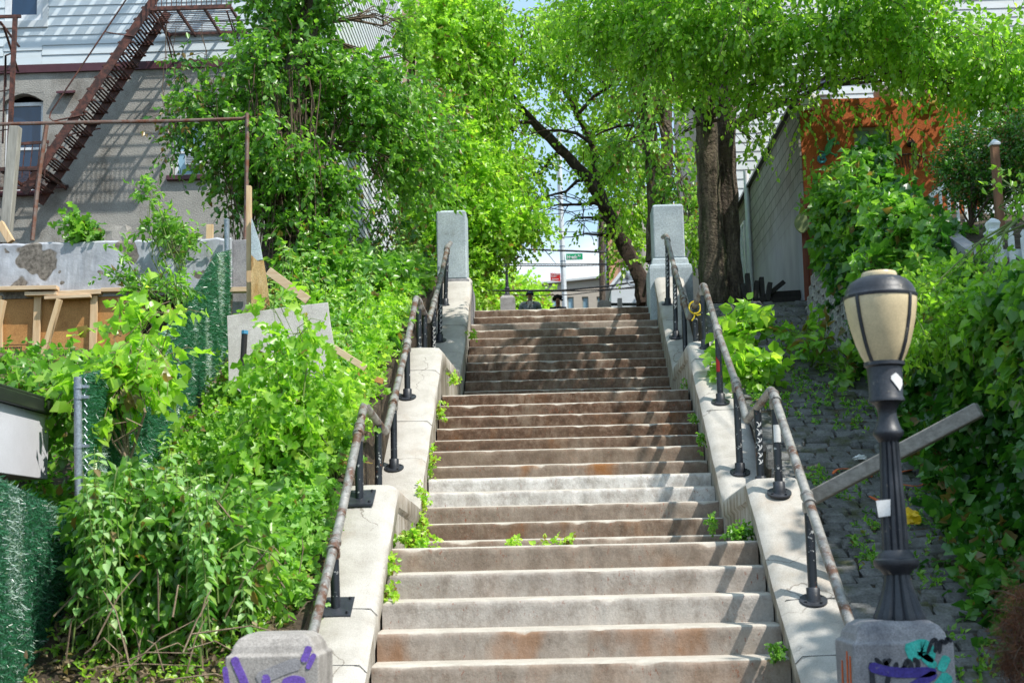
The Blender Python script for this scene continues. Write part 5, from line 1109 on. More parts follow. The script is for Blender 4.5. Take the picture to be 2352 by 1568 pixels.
a, b = PY(1264, 627, 56.9), PY(1287.5, 645, 56.9); sg = MB(); sg.prism([(a.x,56.88,a.z),(b.x,56.88,a.z-.03),(b.x,56.88,b.z-.02),(a.x,56.88,b.z+.02)], (0,.01,0)); so = sg.build('parking_sign', M['red_sign'], None); tag(so, 'red no standing anytime sign with a white arrow on the pale pole', 'sign')
text_mesh('NO STANDING', .062, M['paper'], ((a.x+b.x)/2, 56.872, a.z-.085), parent=so, xs=.86, bold=.002)
text_mesh('Anytime', .068, M['paper'], ((a.x+b.x)/2-.06, 56.872, a.z-.165), parent=so, bold=.002)
m = MB(); zz = b.z+.07; m.box((a.x+.09, 56.872, zz-.012), (b.x-.08, 56.878, zz+.012)); m.prism([(a.x+.04,56.872,zz),(a.x+.11,56.872,zz+.04),(a.x+.11,56.872,zz-.04)], (0,.005,0)); m.build('arrow', M['paper'], so)
# wires
def cable(name, pts, r_, label): 
    m = MB(); P = [PY(*q) for q in pts]; out_ = []
    for i in range(len(P)-1):
        for k in range(6): out_.append(P[i].lerp(P[i+1], k/6))
    out_.append(P[-1]); m.tube(out_, r_, 5); tag(m.build(name, M['cable'], smooth=True), label, 'cable', 'overhead cables across the gap')
cable('overhead_cable', [(900,553,50),(1120,570,50),(1300,576,50),(1480,583,50),(1800,600,50)], .038, 'thickest overhead cable crossing just under the top of the sign pole')
cable('overhead_cable', [(900,604,50),(1180,606,50),(1291,607,50),(1480,604,50),(1800,596,50)], .020, 'upper of two close overhead cables below the green sign')
cable('overhead_cable', [(900,612,50),(1180,610,50),(1291,611,50),(1480,606,50),(1800,600,50)], .022, 'lower of two close overhead cables below the green sign')
cable('overhead_cable', [(900,660,50),(1100,668,50),(1291,667,50),(1400,657,50),(1470,646,50)], .036, 'thick overhead cable sagging behind the two people')
cable('overhead_cable', [(900,664,50),(1180,669,50),(1330,668,50),(1470,661,50)], .024, 'second sagging cable just under the thick one')
cable('overhead_cable', [(900,640,50),(1120,673,50),(1230,679,50),(1310,677,50),(1470,657,50)], .018, 'thin cable sagging lowest behind the heads')
cable('overhead_cable', [(1180,500,50),(1291,490,50),(1420,470,50),(1560,446,50)], .014, 'thin wire crossing the sky gap below the leaves')
cable('overhead_cable', [(1180,540,50),(1291,532,50),(1400,536,50),(1560,520,50)], .014, 'thin wire right above the thick overhead cable')
cable('overhead_cable', [(1180,446,50),(1291,452,50),(1400,462,50),(1560,480,50)], .014, 'highest thin wire in the sky gap')
# kerb-side bits on the avenue
m = MB(); a, b = PY(1373, 705, 40), PY(1404, 690, 40); m.prism([(a.x,40,a.z-.4),(b.x,40,a.z-.4),(b.x,40,b.z-.03),(b.x-.06,40,b.z),(a.x+.1,40,b.z+.03),(a.x,40,b.z-.04)], (0,.5,0)); tag(m.build('concrete_barrier', M['pierconc'], bevel=.02), 'low rounded concrete barrier just above the top step', 'barrier')
rt = empty('guard_rail', (PY(1424,700,40).x, 40, 4.6), 'dark low rail with a pale square post at the top of the steps', 'guard rail')
m = MB(); a, b = PY(1418, 686, 40), PY(1429, 706, 40); m.box((a.x,39.9,b.z-.4),(b.x,40.1,a.z)); m.build('post', M['slab'], rt)
m = MB(); m.bar(PY(1404,699,40.1), PY(1490,699,40.1), .06, .08); m.build('rail', M['cap_dark'], rt)
rt = empty('stair_rail', (PY(1492,650,24.9).x, 25, 3.5), 'dark iron railing continuing beyond the right pillar', 'railing')
m = MB(); m.tube([PY(1497,600,24.6), PY(1488,640,25.4), PY(1478,680,26.4)], .03, 8); m.tube([PY(1488,645,25.3), PY(1489,712,25.3)], .03, 8); m.tube([PY(1497,640,24.7), PY(1484,708,25.8)], .022, 8); m.build('rail', M['post'], rt, smooth=True)
# tan brick house top left-centre
bh_ = empty('brick_house', (-4.4, 42, 5), 'tan brick building edge glimpsed between the tree crowns at the top', 'building')
m = MB(); a, b = PY(905, 100, 40), PY(1003, 100, 40); m.box((a.x-3, 40, 5), (b.x, 46, 18)); m.build('wall', M['tanbrick'], bh_)
m = MB(); a, b = PY(880, 100, 39.7), PY(908, 100, 39.7); m.box((a.x, 39.7, 5.2), (a.x+.30, 39.95, 18)); m.build('pipe_column', M['pinkred'], bh_)
p, q = PY(965,150,39.9), PY(995,190,39.9); window(bh_, p.x, q.x, q.z, p.z, 39.92, .08)
m = MB(); a, b = PY(640, 380, 24), PY(690, 660, 24)

# ---------------------------------------------------------------- people
def skinned(name, nodes, edges, mat, parent, sub=1, root='pelvis'):
    names = list(nodes); me = bpy.data.meshes.new(name); o_ = origin(parent); me.from_pydata([tuple(Vector(nodes[n][0])-o_) for n in names], [(names.index(a), names.index(b)) for a, b in edges], [])
    ob = bpy.data.objects.new(name, me); COL.objects.link(ob); ob.parent = parent
    sk = ob.modifiers.new('skin', 'SKIN'); sk.use_smooth_shade = True
    bm = bmesh.new(); bm.from_mesh(me); ly = bm.verts.layers.skin.verify(); bm.verts.ensure_lookup_table()
    for i, n in enumerate(names):
        rr = nodes[n][1]; bm.verts[i][ly].radius = (rr if isinstance(rr, tuple) else (rr, rr)); bm.verts[i][ly].use_root = (n == root)
    bm.to_mesh(me); bm.free(); s = ob.modifiers.new('sub', 'SUBSURF'); s.levels = sub; s.render_levels = sub
    me.materials.append(mat); return ob
def person(px, py_top, Y, H, label, hat, shirt, trousers, heavy=1.0):
    p = PY(px, py_top, Y); base = Vector((p.x, Y, p.z-H)); root = empty('person', base, label, 'person', 'two people beyond the top step')
    h = H; P = lambda x, y, z: base+Vector((x*h, y*h, z*h)); w_ = heavy
    nd = {'pelvis': (P(0,0,.53), (.085*h*w_,.07*h)), 'waist': (P(0,0,.60), (.08*h*w_,.065*h*w_)), 'chest': (P(0,0,.72), (.095*h*w_,.068*h)), 'neckb': (P(0,0,.815), (.045*h,.04*h)), 'neck': (P(0,-.008,.85), (.032*h,.032*h)),
          'jaw': (P(0,-.022,.885), (.036*h,.040*h)), 'head': (P(0,-.014,.93), (.046*h,.055*h)), 'crown': (P(0,-.006,.972), (.036*h,.044*h)), 'nose': (P(0,-.068,.915), (.008*h,.010*h))}
    ed = [('pelvis','waist'),('waist','chest'),('chest','neckb'),('neckb','neck'),('neck','jaw'),('jaw','head'),('head','crown'),('head','nose')]
    for s, t in ((-1,'l'),(1,'r')):
        nd.update({'sh'+t: (P(s*.115*w_,0,.79), .034*h), 'el'+t: (P(s*.14*w_,.01,.64), .026*h), 'wr'+t: (P(s*.13*w_,-.05,.50), .017*h), 'pa'+t: (P(s*.125*w_,-.06,.46), (.018*h,.010*h)),
                   'hi'+t: (P(s*.055,0,.49), .052*h), 'kn'+t: (P(s*.06,-.02,.28), .034*h), 'an'+t: (P(s*.06,.01,.045), .022*h), 'to'+t: (P(s*.07,-.09,.018), .018*h)})
        ed += [('chest','sh'+t),('sh'+t,'el'+t),('el'+t,'wr'+t),('wr'+t,'pa'+t),('pelvis','hi'+t),('hi'+t,'kn'+t),('kn'+t,'an'+t),('an'+t,'to'+t)]
        for k in range(4):
            f = P(s*.125*w_+(k-1.5)*.010, -.064, .445); g_ = f+Vector(((k-1.5)*.002*h, -.004*h, -(.026+.006*(k in (1,2)))*h)); e = g_+Vector((0, .010*h, -.018*h)); nd['f%d%s' % (k,t)] = (f, .0055*h); nd['g%d%s' % (k,t)] = (g_, .005*h); nd['h%d%s' % (k,t)] = (e, .004*h)
            ed += [('pa'+t,'f%d%s' % (k,t)), ('f%d%s' % (k,t),'g%d%s' % (k,t)), ('g%d%s' % (k,t),'h%d%s' % (k,t))]
        nd['tb'+t] = (P(s*.125*w_-s*.022, -.068, .455), .006*h); nd['tc'+t] = (P(s*.125*w_-s*.030, -.074, .435), .005*h); ed += [('pa'+t,'tb'+t),('tb'+t,'tc'+t)]
    body = skinned('body', nd, ed, M['skin'], root)
    sn = {k: v for k, v in nd.items() if k in ('pelvis','waist','chest','neckb','shl','shr','ell','elr','wrl','wrr')}
    gr = lambda r_, a: (r_[0]+a, r_[1]+a) if isinstance(r_, tuple) else r_+a
    sn = {k: (v[0], gr(v[1], .018)) for k, v in sn.items()}
    se = [('pelvis','waist'),('waist','chest'),('chest','neckb'),('chest','shl'),('shl','ell'),('chest','shr'),('shr','elr')]
    if hat: se += [('ell','wrl'),('elr','wrr')]
    else: sn.pop('wrl'); sn.pop('wrr')
    skinned('shirt', sn, se, M[shirt], root)
    tn = {k: (nd[k][0], gr(nd[k][1], .014)) for k in ('pelvis','hil','hir','knl','knr','anl','anr')}
    skinned('trousers', tn, [('pelvis','hil'),('hil','knl'),('knl','anl'),('pelvis','hir'),('hir','knr'),('knr','anr')], M[trousers], root)
    for s in (-1, 1):
        m = MB(); m.lathe(P(s*.018,-.064,.930), [(.001,-.004),(.006,-.003),(.008,0),(.006,.003),(.001,.004)], 8); m.build('eye', M['eyes'], root, smooth=True)
        m = MB(); m.lathe(P(s*.049,0,.908), [(.004,0),(.010,.01),(.012,.03),(.008,.045)], 8); m.build('ear', M['skin'], root, smooth=True)
        m = MB(); m.lathe(P(s*.06,-.05,.0), [(.05,0),(.055,.02),(.045,.05),(.02,.075)], 12)
        m.v = [(v[0], base.y-.05*h+(v[1]-base.y+.05*h)*2.4, v[2]) for v in m.v]; m.build('shoe', M['inkblack'], root, smooth=True)
    m = MB(); m.tube([P(-.014,-.064,.893), P(0,-.068,.892), P(.014,-.064,.893)], .005, 5); m.build('mouth', M['pinkred'], root)
    return root, P, h
r1, P1, h1 = person(1217, 668, 37, 1.80, 'bearded man in a dark cap and grey hooded top marked NY, behind the top step', True, 'greyknit', 'denim', 1.12)
m = MB(); c = P1(0,-.006,.945); m.lathe(c, [(.050*h1*1.05,-.01),(.056*h1*1.05,.0),(.054*h1*1.05,.04),(.04*h1,.075),(.015*h1,.092)], 20); m.v = [(v[0], c.y+(v[1]-c.y)*1.15, v[2]) for v in m.v]
m.prism([c+Vector((.055*h1*sin(a), -.055*h1*1.1-.075*cos(a*1.0), -.008)) for a in [-1.3+2.6*i/10 for i in range(11)]], (0, 0, .012)); m.build('cap', M['capblue'], r1, smooth=True)
text_mesh('NY', .055, M['skyglass'], c+Vector((0, -.069*h1*1.05, .02)), parent=r1, name='cap_badge')
m = MB(); m.tube([P1(-.040,-.03,.905), P1(-.034,-.056,.882), P1(0,-.066,.868), P1(.034,-.056,.882), P1(.040,-.03,.905)], [.010,.017,.022,.017,.010], 8); m.build('beard', M['beard'], r1, smooth=True)
m = MB(); m.tube([P1(.09*cos(a)*.75, .03-.05*sin(a)*1.1, .822+.012*sin(a*1)) for a in [2*pi*i/14 for i in range(15)]], .026, 7); m.build('hood', M['greyknit'], r1, smooth=True)
for s in (-1, 1): m = MB(); m.tube([P1(s*.06,-.02,.822), P1(s*.115,-.03,.805), P1(s*.15,-.02,.775)], [.03,.05,.035], 8); m.build('shoulder_panel', M['lightknit'], r1, smooth=True)
ny = MB(); c = P1(.005, -.092, .778); s_ = .085
def L2(q): return (c.x+q[0]*s_, c.y-.030, c.z+q[1]*s_)
for q, wd in (([(-.95,-.75),(-.75,-.8),(-.62,-.6),(-.62,.75)], .030), ([(-.9,.75),(-.5,.7),(.45,-.85)], .036), ([(.45,-.85),(.5,.2),(.45,.6),(.7,.75)], .028), ([(-.35,1.1),(-.1,1.0),(.12,.25)], .034), ([(.75,1.1),(.5,.95),(.12,.2)], .028), ([(.12,.3),(.1,-.9)], .030), ([(-.15,-1.0),(.1,-.95),(.35,-1.0)], .022), ([(.45,-.8),(.9,-.75)], .026)): stroke(ny, [L2(x) for x in q], wd, th=.004)
ny.build('monogram', M['paper'], r1)
r2, P2, h2 = person(1281, 679, 36, 1.66, 'person with short curly dark hair in a black t-shirt, looking down, behind the top step', False, 'navy', 'denim', .95)
rr_ = random.Random(3); hm = MB(); c = P2(0,.006,.948)
for i in range(90):
    a = rr_.uniform(0, 2*pi); e = rr_.uniform(-.35, 1.5); R_ = .062*h2; q = c+Vector((R_*1.12*cos(a)*cos(e), R_*1.0*sin(a)*cos(e), R_*.95*sin(e)))
    if q.z < c.z+.01 and q.y < c.y-.045: continue
    hm.lathe(q, [(.004,-.026),(.024,-.014),(.031,0),(.024,.016),(.004,.028)], 7)
hm.build('hair', M['hair'], r2, smooth=True)
m = MB(); m.tube([P2(.04*cos(a), -.012-.045*max(0,-sin(a))-.01, .822-.035*max(0,-sin(a))) for a in [2*pi*i/16 for i in range(17)]], .0045, 5); m.build('necklace', M['galv'], r2, smooth=True)
# ================================================================ vegetation
def V3(*a): return np.array(a, float)
# ---- vine-smothered tree at the left
t1 = empty('vine_covered_tree', (PX(650,640,-4.0).x, 20.3, 3.6), 'big dark-leaved tree smothered in vines beside the stucco house', 'tree')
c0 = PY(640, 640, 20.3); base = V3(c0.x, 20.3, 3.5)
trk = [base, base+V3(.05,0,1.2), base+V3(.1,.1,2.6), base+V3(.35,.2,4.2), base+V3(.7,.3,6.4)]
trunk_mesh(trk, [.34,.28,.24,.18,.10], 3).build('trunk', M['bark'], t1, smooth=True)
vm = MB(); r = random.Random(12)
for k in range(150):
    x = base[0]+r.uniform(-.55,.75); y = base[1]+r.uniform(-.6,.2); z = r.uniform(3.4, 5.2); pts = []; dx = r.uniform(-.05,.05)
    for j in range(7): pts.append((x+dx*j+r.uniform(-.05,.05), y+r.uniform(-.04,.04), z+j*r.uniform(.22,.38)))
    vm.tube(pts, [r.uniform(.005,.013)]*7, 4, caps=False)
for k in range(26):     # bare vine ends hanging in front of the siding
    p = PY(r.uniform(380, 760), r.uniform(20, 200), 20.5+r.uniform(-.5,.8)); pts = [p]
    for j in range(6): pts.append(pts[-1]+Vector((r.uniform(-.09,.09), r.uniform(-.05,.05), -r.uniform(.12,.35))))
    vm.tube(pts, .006, 4, caps=False)
vm.build('vine', M['vine'], t1, recalc=False)
E1 = [ell(485,250,20.3,80,90,.5), ell(560,350,20.2,95,100,.7), ell(650,170,20.5,120,120,1.1), ell(720,-50,20.8,140,120,1.3), ell(810,240,21,140,120,1.2), ell(915,190,22,80,130,1.0), ell(950,330,22.3,85,110,1.0),
      ell(740,400,20.5,120,100,1.0), ell(860,400,21.3,80,90,.8), ell(655,330,20,100,90,.9), ell(690,540,19.8,85,60,.7), ell(615,40,20.4,50,70,.7), ell(965,430,24.8,50,60,.6), ell(640,450,20.0,60,70,.5), ell(880,60,21.6,70,80,.8)]
crown('foliage', t1, M['leaf'], E1, 3700, .092, 21, tw=M['vine'], per=10, twig=.40, droop=.55, gap=.26, gapf=1.2, tint=(.50,.26), width=.70, limbs=trk, limb_r=.05, keep=.25, hollow=.15, shape='heart', nbr=16, dens=[.7,.8,1.05,1,.95,.8,.85,1.0,.7,1.0,1,.7,.6,.6,.7], twig_r=.0045)
E1b = [ell(430,280,20.0,50,60,.3), ell(385,340,20.0,20,40,.2), ell(545,470,20.0,40,35,.25), ell(1000,260,25.2,50,100,.6), ell(420,170,20.2,40,50,.3), ell(520,380,20,36,40,.3), ell(890,500,23.5,40,50,.4), ell(850,560,23.5,40,40,.4)]
crown('loose_foliage', t1, M['leafdark'], E1b, 330, .090, 22, tw=M['vine'], per=8, twig=.36, droop=.7, gap=.0, tint=(.8,.2), width=.6, keep=.6, hollow=0, twig_r=.0045)

# ---- undergrowth on the left bank (nobody could count it)
def bank(name, mat, seed, n, xr, yr, h, size, per, label, cat, shape='ovate', tint=(.5,.25), width=.6, holes=(), hmap=None, droop=.25, gz_=gz, up=.6, patch=.0):
    r = np.random.default_rng(seed); lv = Leaves(seed); tb = MB(); X = r.uniform(*xr, n); Y = yr[0] + (yr[1]-yr[0])*r.random(n); k = np.ones(n, bool)
    for (a, b, c, d) in holes: k &= ~((X > a) & (X < b) & (Y > c) & (Y < d))
    if patch: k &= wob(np.stack([X*1.6, Y*1.1, X*0], 1), 1., seed) > -1+patch*2-r.random(n)*.6
    X, Y = X[k], Y[k]; n = len(X); Z = np.array([gz_(a, b) for a, b in zip(X, Y)])
    H = (h[0] + (h[1]-h[0])*(.5+.5*wob(np.stack([X, Y, Z*0], 1), 1.3, seed+4)))*(.4+.6*r.random(n)); 
    if hmap: H = H*np.array([hmap(a, b) for a, b in zip(X, Y)])
    C = np.stack([X, Y, Z+H], 1); spray(lv, tb, C, r, size, per, .22, droop, up, tint, keep=.0)
    for i in range(0, n, 9): tb.tube([(X[i], Y[i], Z[i]), (X[i]+r.normal(0,.04), Y[i]+r.normal(0,.04), Z[i]+H[i]*.6), tuple(C[i])], [.006,.005,.003], 4, caps=False)
    o = lv.build(name, mat, None, width=width, shape=shape); tag(o, label, cat, kind='stuff')
    if tb.v: tb.build('stems', M['greenstem'], o, recalc=False)
    return o
hm = lambda x, y: (.30 if x < -3.15 and y < 17 else 1.)*(.45 if -3.6 < x < -2.15 and y < 16.2 else 1.)
bank('undergrowth', M['leaf'], 31, 2500, (-3.75,-1.98), (16.8, 23.2), (.05, 1.15), .105, 10, 'dense broad-leaved undergrowth filling the slope below the vine tree', 'undergrowth', 'heart', (.55,.25), .7, hmap=lambda x, y: 1. if y > 18 or x > -2.9 else .35)
bank('undergrowth', M['leafbright'], 32, 2100, (-3.55,-1.92), (13.2, 19.5), (.12, .60), .080, 10, 'bright green weeds crowding the parapet on the middle slope', 'undergrowth', 'lobed', (.45,.25), .8, hmap=hm)
bank('mugwort', M['leafmint'], 33, 2300, (-3.3,-1.92), (10.6, 14.2), (.08, .46), .075, 11, 'low mugwort with cut leaves beside the lower parapet', 'weeds', 'lobed', (.5,.25), .85, hmap=lambda x, y: min(1, max(.25, (y-10.2)/1.5))*(.35 if x < -2.9 else 1))
bank('undergrowth', M['leaf'], 39, 1100, (-3.68,-2.9), (11.2, 17.0), (.02, .16), .07, 8, 'low weeds along the foot of the long green screen', 'undergrowth', 'ovate', (.5,.3), .6)
bank('ground_litter', M['drygrass'], 34, 900, (-3.6,-1.95), (8.6, 12.2), (.0, .05), .06, 7, 'dry leaves and litter on the bare soil by the near pier', 'litter', 'ovate', (.4,.3), .5)
bank('low_weeds', M['leafbright'], 35, 420, (-3.6,-1.95), (8.8, 11.2), (.0, .14), .05, 8, 'small sparse weeds on the bare soil by the near pier', 'weeds', 'ovate', (.5,.3), .6, patch=.25)
bank('undergrowth', M['leaf'], 36, 1300, (-7.5,-3.95), (11.8, 16.6), (.05, .28), .09, 9, 'shaded weeds behind the green screen under the shoring', 'undergrowth', 'ovate', (.5,.3), .6)
bank('undergrowth', M['leaf'], 37, 420, (-2.8,-2.05), (20.0, 22.8), (.2, .75), .10, 10, 'broad leaves reaching up against the left pillar', 'undergrowth', 'heart', (.5,.25), .7)

lv = Leaves(43); tb = MB(); r = np.random.default_rng(43)
for k in range(120):
    y = r.uniform(14.5, 23); x = r.uniform(-3.7, -2.05) if y > 16.5 else r.uniform(-2.9, -2.05); shoot(lv, tb, (x, y, gz(x, y)), r.uniform(.5, 1.25)*(1 if y > 17 else .6), (r.normal(0,.12), r.normal(0,.1)), r.uniform(.09, .14), int(r.integers(6, 11)), r, .6, .45, .005, (.6,.25))
o = lv.build('tall_weeds', M['leafpale'], None, width=.5, curl=.2); tag(o, 'tall leafy stems standing above the undergrowth on the upper slope', 'weeds', kind='stuff'); tb.build('stems', M['greenstem'], o, recalc=False)
# ---- tall pale shrub in the foreground left
sh = empty('shrub', (-2.9, 9.8, -1.1), 'large pale-leaved shrub with upright leafy shoots before the green screens', 'shrub')
lv = Leaves(41); tb = MB(); r = np.random.default_rng(41)
for k in range(88):
    px = r.uniform(195, 570); top_ = np.interp(px, [150,260,400,520,600], [1010,1030,1000,1120,1230]) + r.uniform(0, 190); Y = r.uniform(9.6, 10.9); p = PY(px, top_, Y); b_ = V3(p.x+r.uniform(-.12,.12), Y+.1, p.z-r.uniform(.75,1.1))
    shoot(lv, tb, b_, p.z-b_[2], ((p.x-b_[0])*.7, r.uniform(-.15,.1)), r.uniform(.105,.14), int(r.integers(7, 11)), r, .6, .55, .006, (.55,.2))
lv.build('foliage', M['leafpale'], sh, width=.52, fold=.14, curl=.22); 
lv = Leaves(42)
C = []
for px, py, rx, ry, n in ((330,1200,130,90,240),(290,1330,80,80,150),(430,1310,110,90,190),(560,1290,60,70,80),(280,1130,70,60,90),(330,1420,120,60,110),(470,1180,110,70,130)):
    for _ in range(n): a = r.uniform(0, 2*pi); q = sqrt(r.random()); p = PY(px+rx*q*cos(a), py+ry*q*sin(a), r.uniform(10.0, 10.9)); C.append(tuple(p))
spray(lv, tb, np.array(C)[::3*0+1], r, .10, 7, .28, .75, .5, (.5,.28), twig_r=.004, keep=.4); lv.build('lower_foliage', M['leaf'], sh, width=.56, curl=.18)
for k in range(9): p = PY(r.uniform(200, 480), r.uniform(1380, 1470), 10.2); tb.tube([(p.x, p.y, gz(p.x, p.y)-.05), tuple(p+Vector((r.uniform(-.1,.1),0,.4))), tuple(p+Vector((r.uniform(-.2,.2),0,.9)))], [.014,.011,.007], 6, caps=False)
tb.build('stems', M['greenstem'], sh, recalc=False)

# ---- lobed bright sapling left of the slab, tall weeds
def leafy_bush(name, label, cat, centre, ells, n, size, seed, mat, shape, per=10, twig=.28, droop=.6, width=.7, tint=(.5,.2), keep=.4, up=.5, group=None, stem='greenstem', gap=.1):
    rt = empty(name, centre, label, cat, group); crown('foliage', rt, M[mat], ells, n, size, seed, tw=M[stem], per=per, twig=twig, droop=droop, gap=gap, tint=tint, width=width, limbs=[centre], limb_r=.014, shape=shape, keep=keep, hollow=0, up=up, twig_r=.003, nbr=8, wood='stems'); return rt
g3 = lambda x, y, dz=0: (x, y, gz(x, y)+dz)
c = PY(700, 900, 12.6); leafy_bush('young_maple', 'bright young maple shoots with drooping lobed leaves before the cement slab', 'sapling', g3(c.x, 12.6), [ell(690,765,12.6,60,35,.3), ell(650,850,12.5,75,45,.35), ell(740,900,12.7,70,50,.3), ell(670,950,12.5,90,60,.35), ell(600,1020,12.3,60,50,.3), ell(625,700,12.8,26,14,.2)], 210, .10, 51, 'leafbright', 'lobed', per=8, droop=.8, width=.85, tint=(.45,.22))
c = PY(400, 640, 16); leafy_bush('young_tree', 'slender sapling rising above the retaining wall, pale top', 'sapling', g3(c.x, 16.6), [ell(345,445,16.5,14,26,.1), ell(370,500,16.5,14,26,.1), ell(392,555,16.5,20,26,.15), ell(420,600,16.5,20,26,.15), ell(352,530,16.5,14,8,.1)], 58, .10, 52, 'leaf', 'ovate', per=9, twig=.22, droop=.1, width=.45, tint=(.6,.2), keep=.9)
c = PY(290, 650, 13); leafy_bush('young_tree', 'small sapling tip standing before the retaining wall', 'sapling', g3(c.x, 14.5), [ell(288,595,14.4,8,16,.1), ell(282,635,14.4,16,18,.15), ell(335,665,14.4,34,12,.2), ell(400,650,14.4,34,16,.2)], 52, .085, 53, 'leaf', 'ovate', per=9, twig=.22, droop=.1, width=.42, tint=(.6,.2), keep=.8)
c = PY(300, 800, 11.8); leafy_bush('grapevine', 'grapevine with big lobed leaves sprawling over the top of the green screen', 'vine', (c.x, 11.8, .8), [ell(350,720,12.6,50,24,.25), ell(310,785,12.2,50,36,.25), ell(350,830,12.0,40,36,.25), ell(230,865,11.9,40,30,.25), ell(290,880,11.8,70,36,.25), ell(290,960,11.6,30,50,.15)], 140, .10, 54, 'leafbright', 'heart', per=7, twig=.36, droop=.5, width=1.0, tint=(.55,.25), keep=.6, stem='twig', gap=.02)
c = PY(80, 880, 12.6); leafy_bush('grapevine', 'grape leaves hanging over the white garage block at the left edge', 'vine', (c.x, 12.6, .8), [ell(30,865,12.8,50,24,.3), ell(110,890,12.5,60,30,.3), ell(160,930,12.1,30,50,.2), ell(150,860,13,40,16,.2)], 150, .09, 55, 'leaf', 'heart', per=7, twig=.34, droop=.5, width=.95, tint=(.6,.25), keep=.6, stem='twig', gap=.02)
leafy_bush('weed_clump', 'clump of weeds rooted on top of the retaining wall', 'weeds', (PY(180,545,17.9).x, 17.9, 3.95), [ell(178,520,17.8,30,14,.15), ell(200,535,17.8,25,10,.15)], 60, .10, 56, 'leaf', 'lobed', per=7, twig=.18, droop=.3, width=.9, tint=(.55,.2))
leafy_bush('weed_clump', 'small leafy spray in front of the rubble on the wall top', 'weeds', (PY(400,545,17.5).x, 17.5, 3.9), [ell(395,530,17.4,30,14,.15), ell(440,545,17.4,20,12,.1)], 40, .08, 57, 'leaf', 'ovate', per=7, twig=.18, droop=.3, width=.5, tint=(.55,.2))
# dry canes
dc = MB(); rd = random.Random(77)
for k in range(26):
    px, py = rd.uniform(120, 520), rd.uniform(1400, 1570); p = PY(px, py, rd.uniform(9.3, 9.9)); L = rd.uniform(.25, .9); a = rd.uniform(-.4, 1.9); q = p+Vector((L*cos(a), rd.uniform(-.1,.25), L*sin(a)*.6)); m1 = p.lerp(q, .5)+Vector((0,0,rd.uniform(.02,.12))); dc.tube([p, m1, q], [.006,.005,.003], 5, caps=False)
for k in range(40):
    px, py = rd.uniform(450, 690), rd.uniform(1290, 1430); p = PY(px, py, rd.uniform(10.2, 11.2)); L = rd.uniform(.15, .5); a = rd.uniform(.9, 2.9); q = p+Vector((L*cos(a), 0, L*sin(a)*.7)); dc.tube([p, p.lerp(q,.5)+Vector((.02,0,.04)), q], [.005,.004,.0025], 5, caps=False)
dc.tube([PY(490,1140,10.2), PY(570,1240,10.2), PY(630,1310,10.2)], .008, 5); tag(dc.build('dry_canes', M['twig'], None, recalc=False), 'tangle of dry bent canes on the bare slope behind the near pier', 'dry canes', kind='stuff')
# weeds growing in the corners of the steps
lv = Leaves(61); r = np.random.default_rng(61); C = []
def tuft(px, py, Y, rx, ry, n): 
    for _ in range(n): C.append(tuple(PY(px+r.normal(0,rx*.5), py+r.normal(0,ry*.5), Y+r.uniform(-.05,.12))))
for a in ((945,1235,12.35,26,12,48),(985,1250,12.3,30,6,14),(900,1300,11.8,9,20,16),(895,1355,11.45,9,14,10),(1010,950,17.0,7,22,16),(990,1060,15.7,8,40,24),(972,1150,14.7,8,30,16),(1046,870,18.6,10,16,12),(1085,770,22.0,9,12,12),(965,1200,14.4,12,16,16),(1180,1246,12.3,10,4,7),(1300,1244,12.3,26,4,12),(1240,1247,12.3,10,3,5)): tuft(*a)
spray(lv, None, np.array(C), r, .045, 8, .07, .2, .6, (.75,.2)); o = lv.build('step_weeds', M['leafbright'], None, width=.75); tag(o, 'fresh weeds sprouting along the left edge of the steps', 'weeds', kind='stuff')
lv = Leaves(62); C = []
for a in ((1698,1225,12.3,22,14,60),(1640,1200,14.2,8,16,14),(1610,1010,16.0,6,22,14),(1578,880,18.2,6,12,8),(1595,955,16.6,5,10,8),(1780,1500,10.6,9,22,18)): tuft(*a)
spray(lv, None, np.array(C), r, .04, 8, .06, .2, .6, (.5,.2)); o = lv.build('step_weeds', M['leaf'], None, width=.7); tag(o, 'dark moss-like weeds in the shaded right edge of the steps', 'weeds', kind='stuff')

# ---- right side: ivy bank and creeper
def ivy(name, label, mat, seed, n, fn, size, per=9, twig=.26, shape='heart', tint=(.45,.25), droop=.7, width=.95, out=(-.8,-.5,.2), keep=.12):
    r = np.random.default_rng(seed); lv = Leaves(seed); tb = MB(); P = np.array([fn(r) for _ in range(n)]); O = unit(np.tile(np.array(out, float), (n, 1)) + r.normal(0, .35, (n, 3)))
    rt = empty(name, tuple(P[np.argmin(P[:,2])]), label, 'ivy'); spray(lv, tb, P, r, size, per, twig, droop, .35, tint, out=O, twig_r=.004, keep=keep)
    lv.build('foliage', M[mat], rt, width=width, shape=shape)
    if tb.v: tb.build('stems', M['vine'], rt, recalc=False)
    return rt
TOPI = [(8.0,.4),(9.2,1.3),(11,2.15),(12,2.15),(13.3,2.5),(14.8,3.5),(16.2,4.1),(17.3,4.75),(18.0,5.0),(19.2,4.9),(20,4.8),(20.8,4.7)]
def fwall(r):
    y = r.uniform(8.8, 19.7); z0 = gz(2.6, y)-.05; zt = lerp1(y, TOPI)+.1*sin(y*5); t = r.random(); z = z0+(zt-z0)*t; bul = .14*sin(pi*min(1,t*1.1))+.10*sin(y*2.3+z*3)+.08*sin(y*5.1-z*4)
    return (4.0-bul+.06+.05*max(0,y-16)+r.normal(0,.04), y, z)
ivy('ivy', 'dark ivy curtain covering the garden wall beside the shaded cobbles', 'leafdark', 71, 4300, fwall, .095)
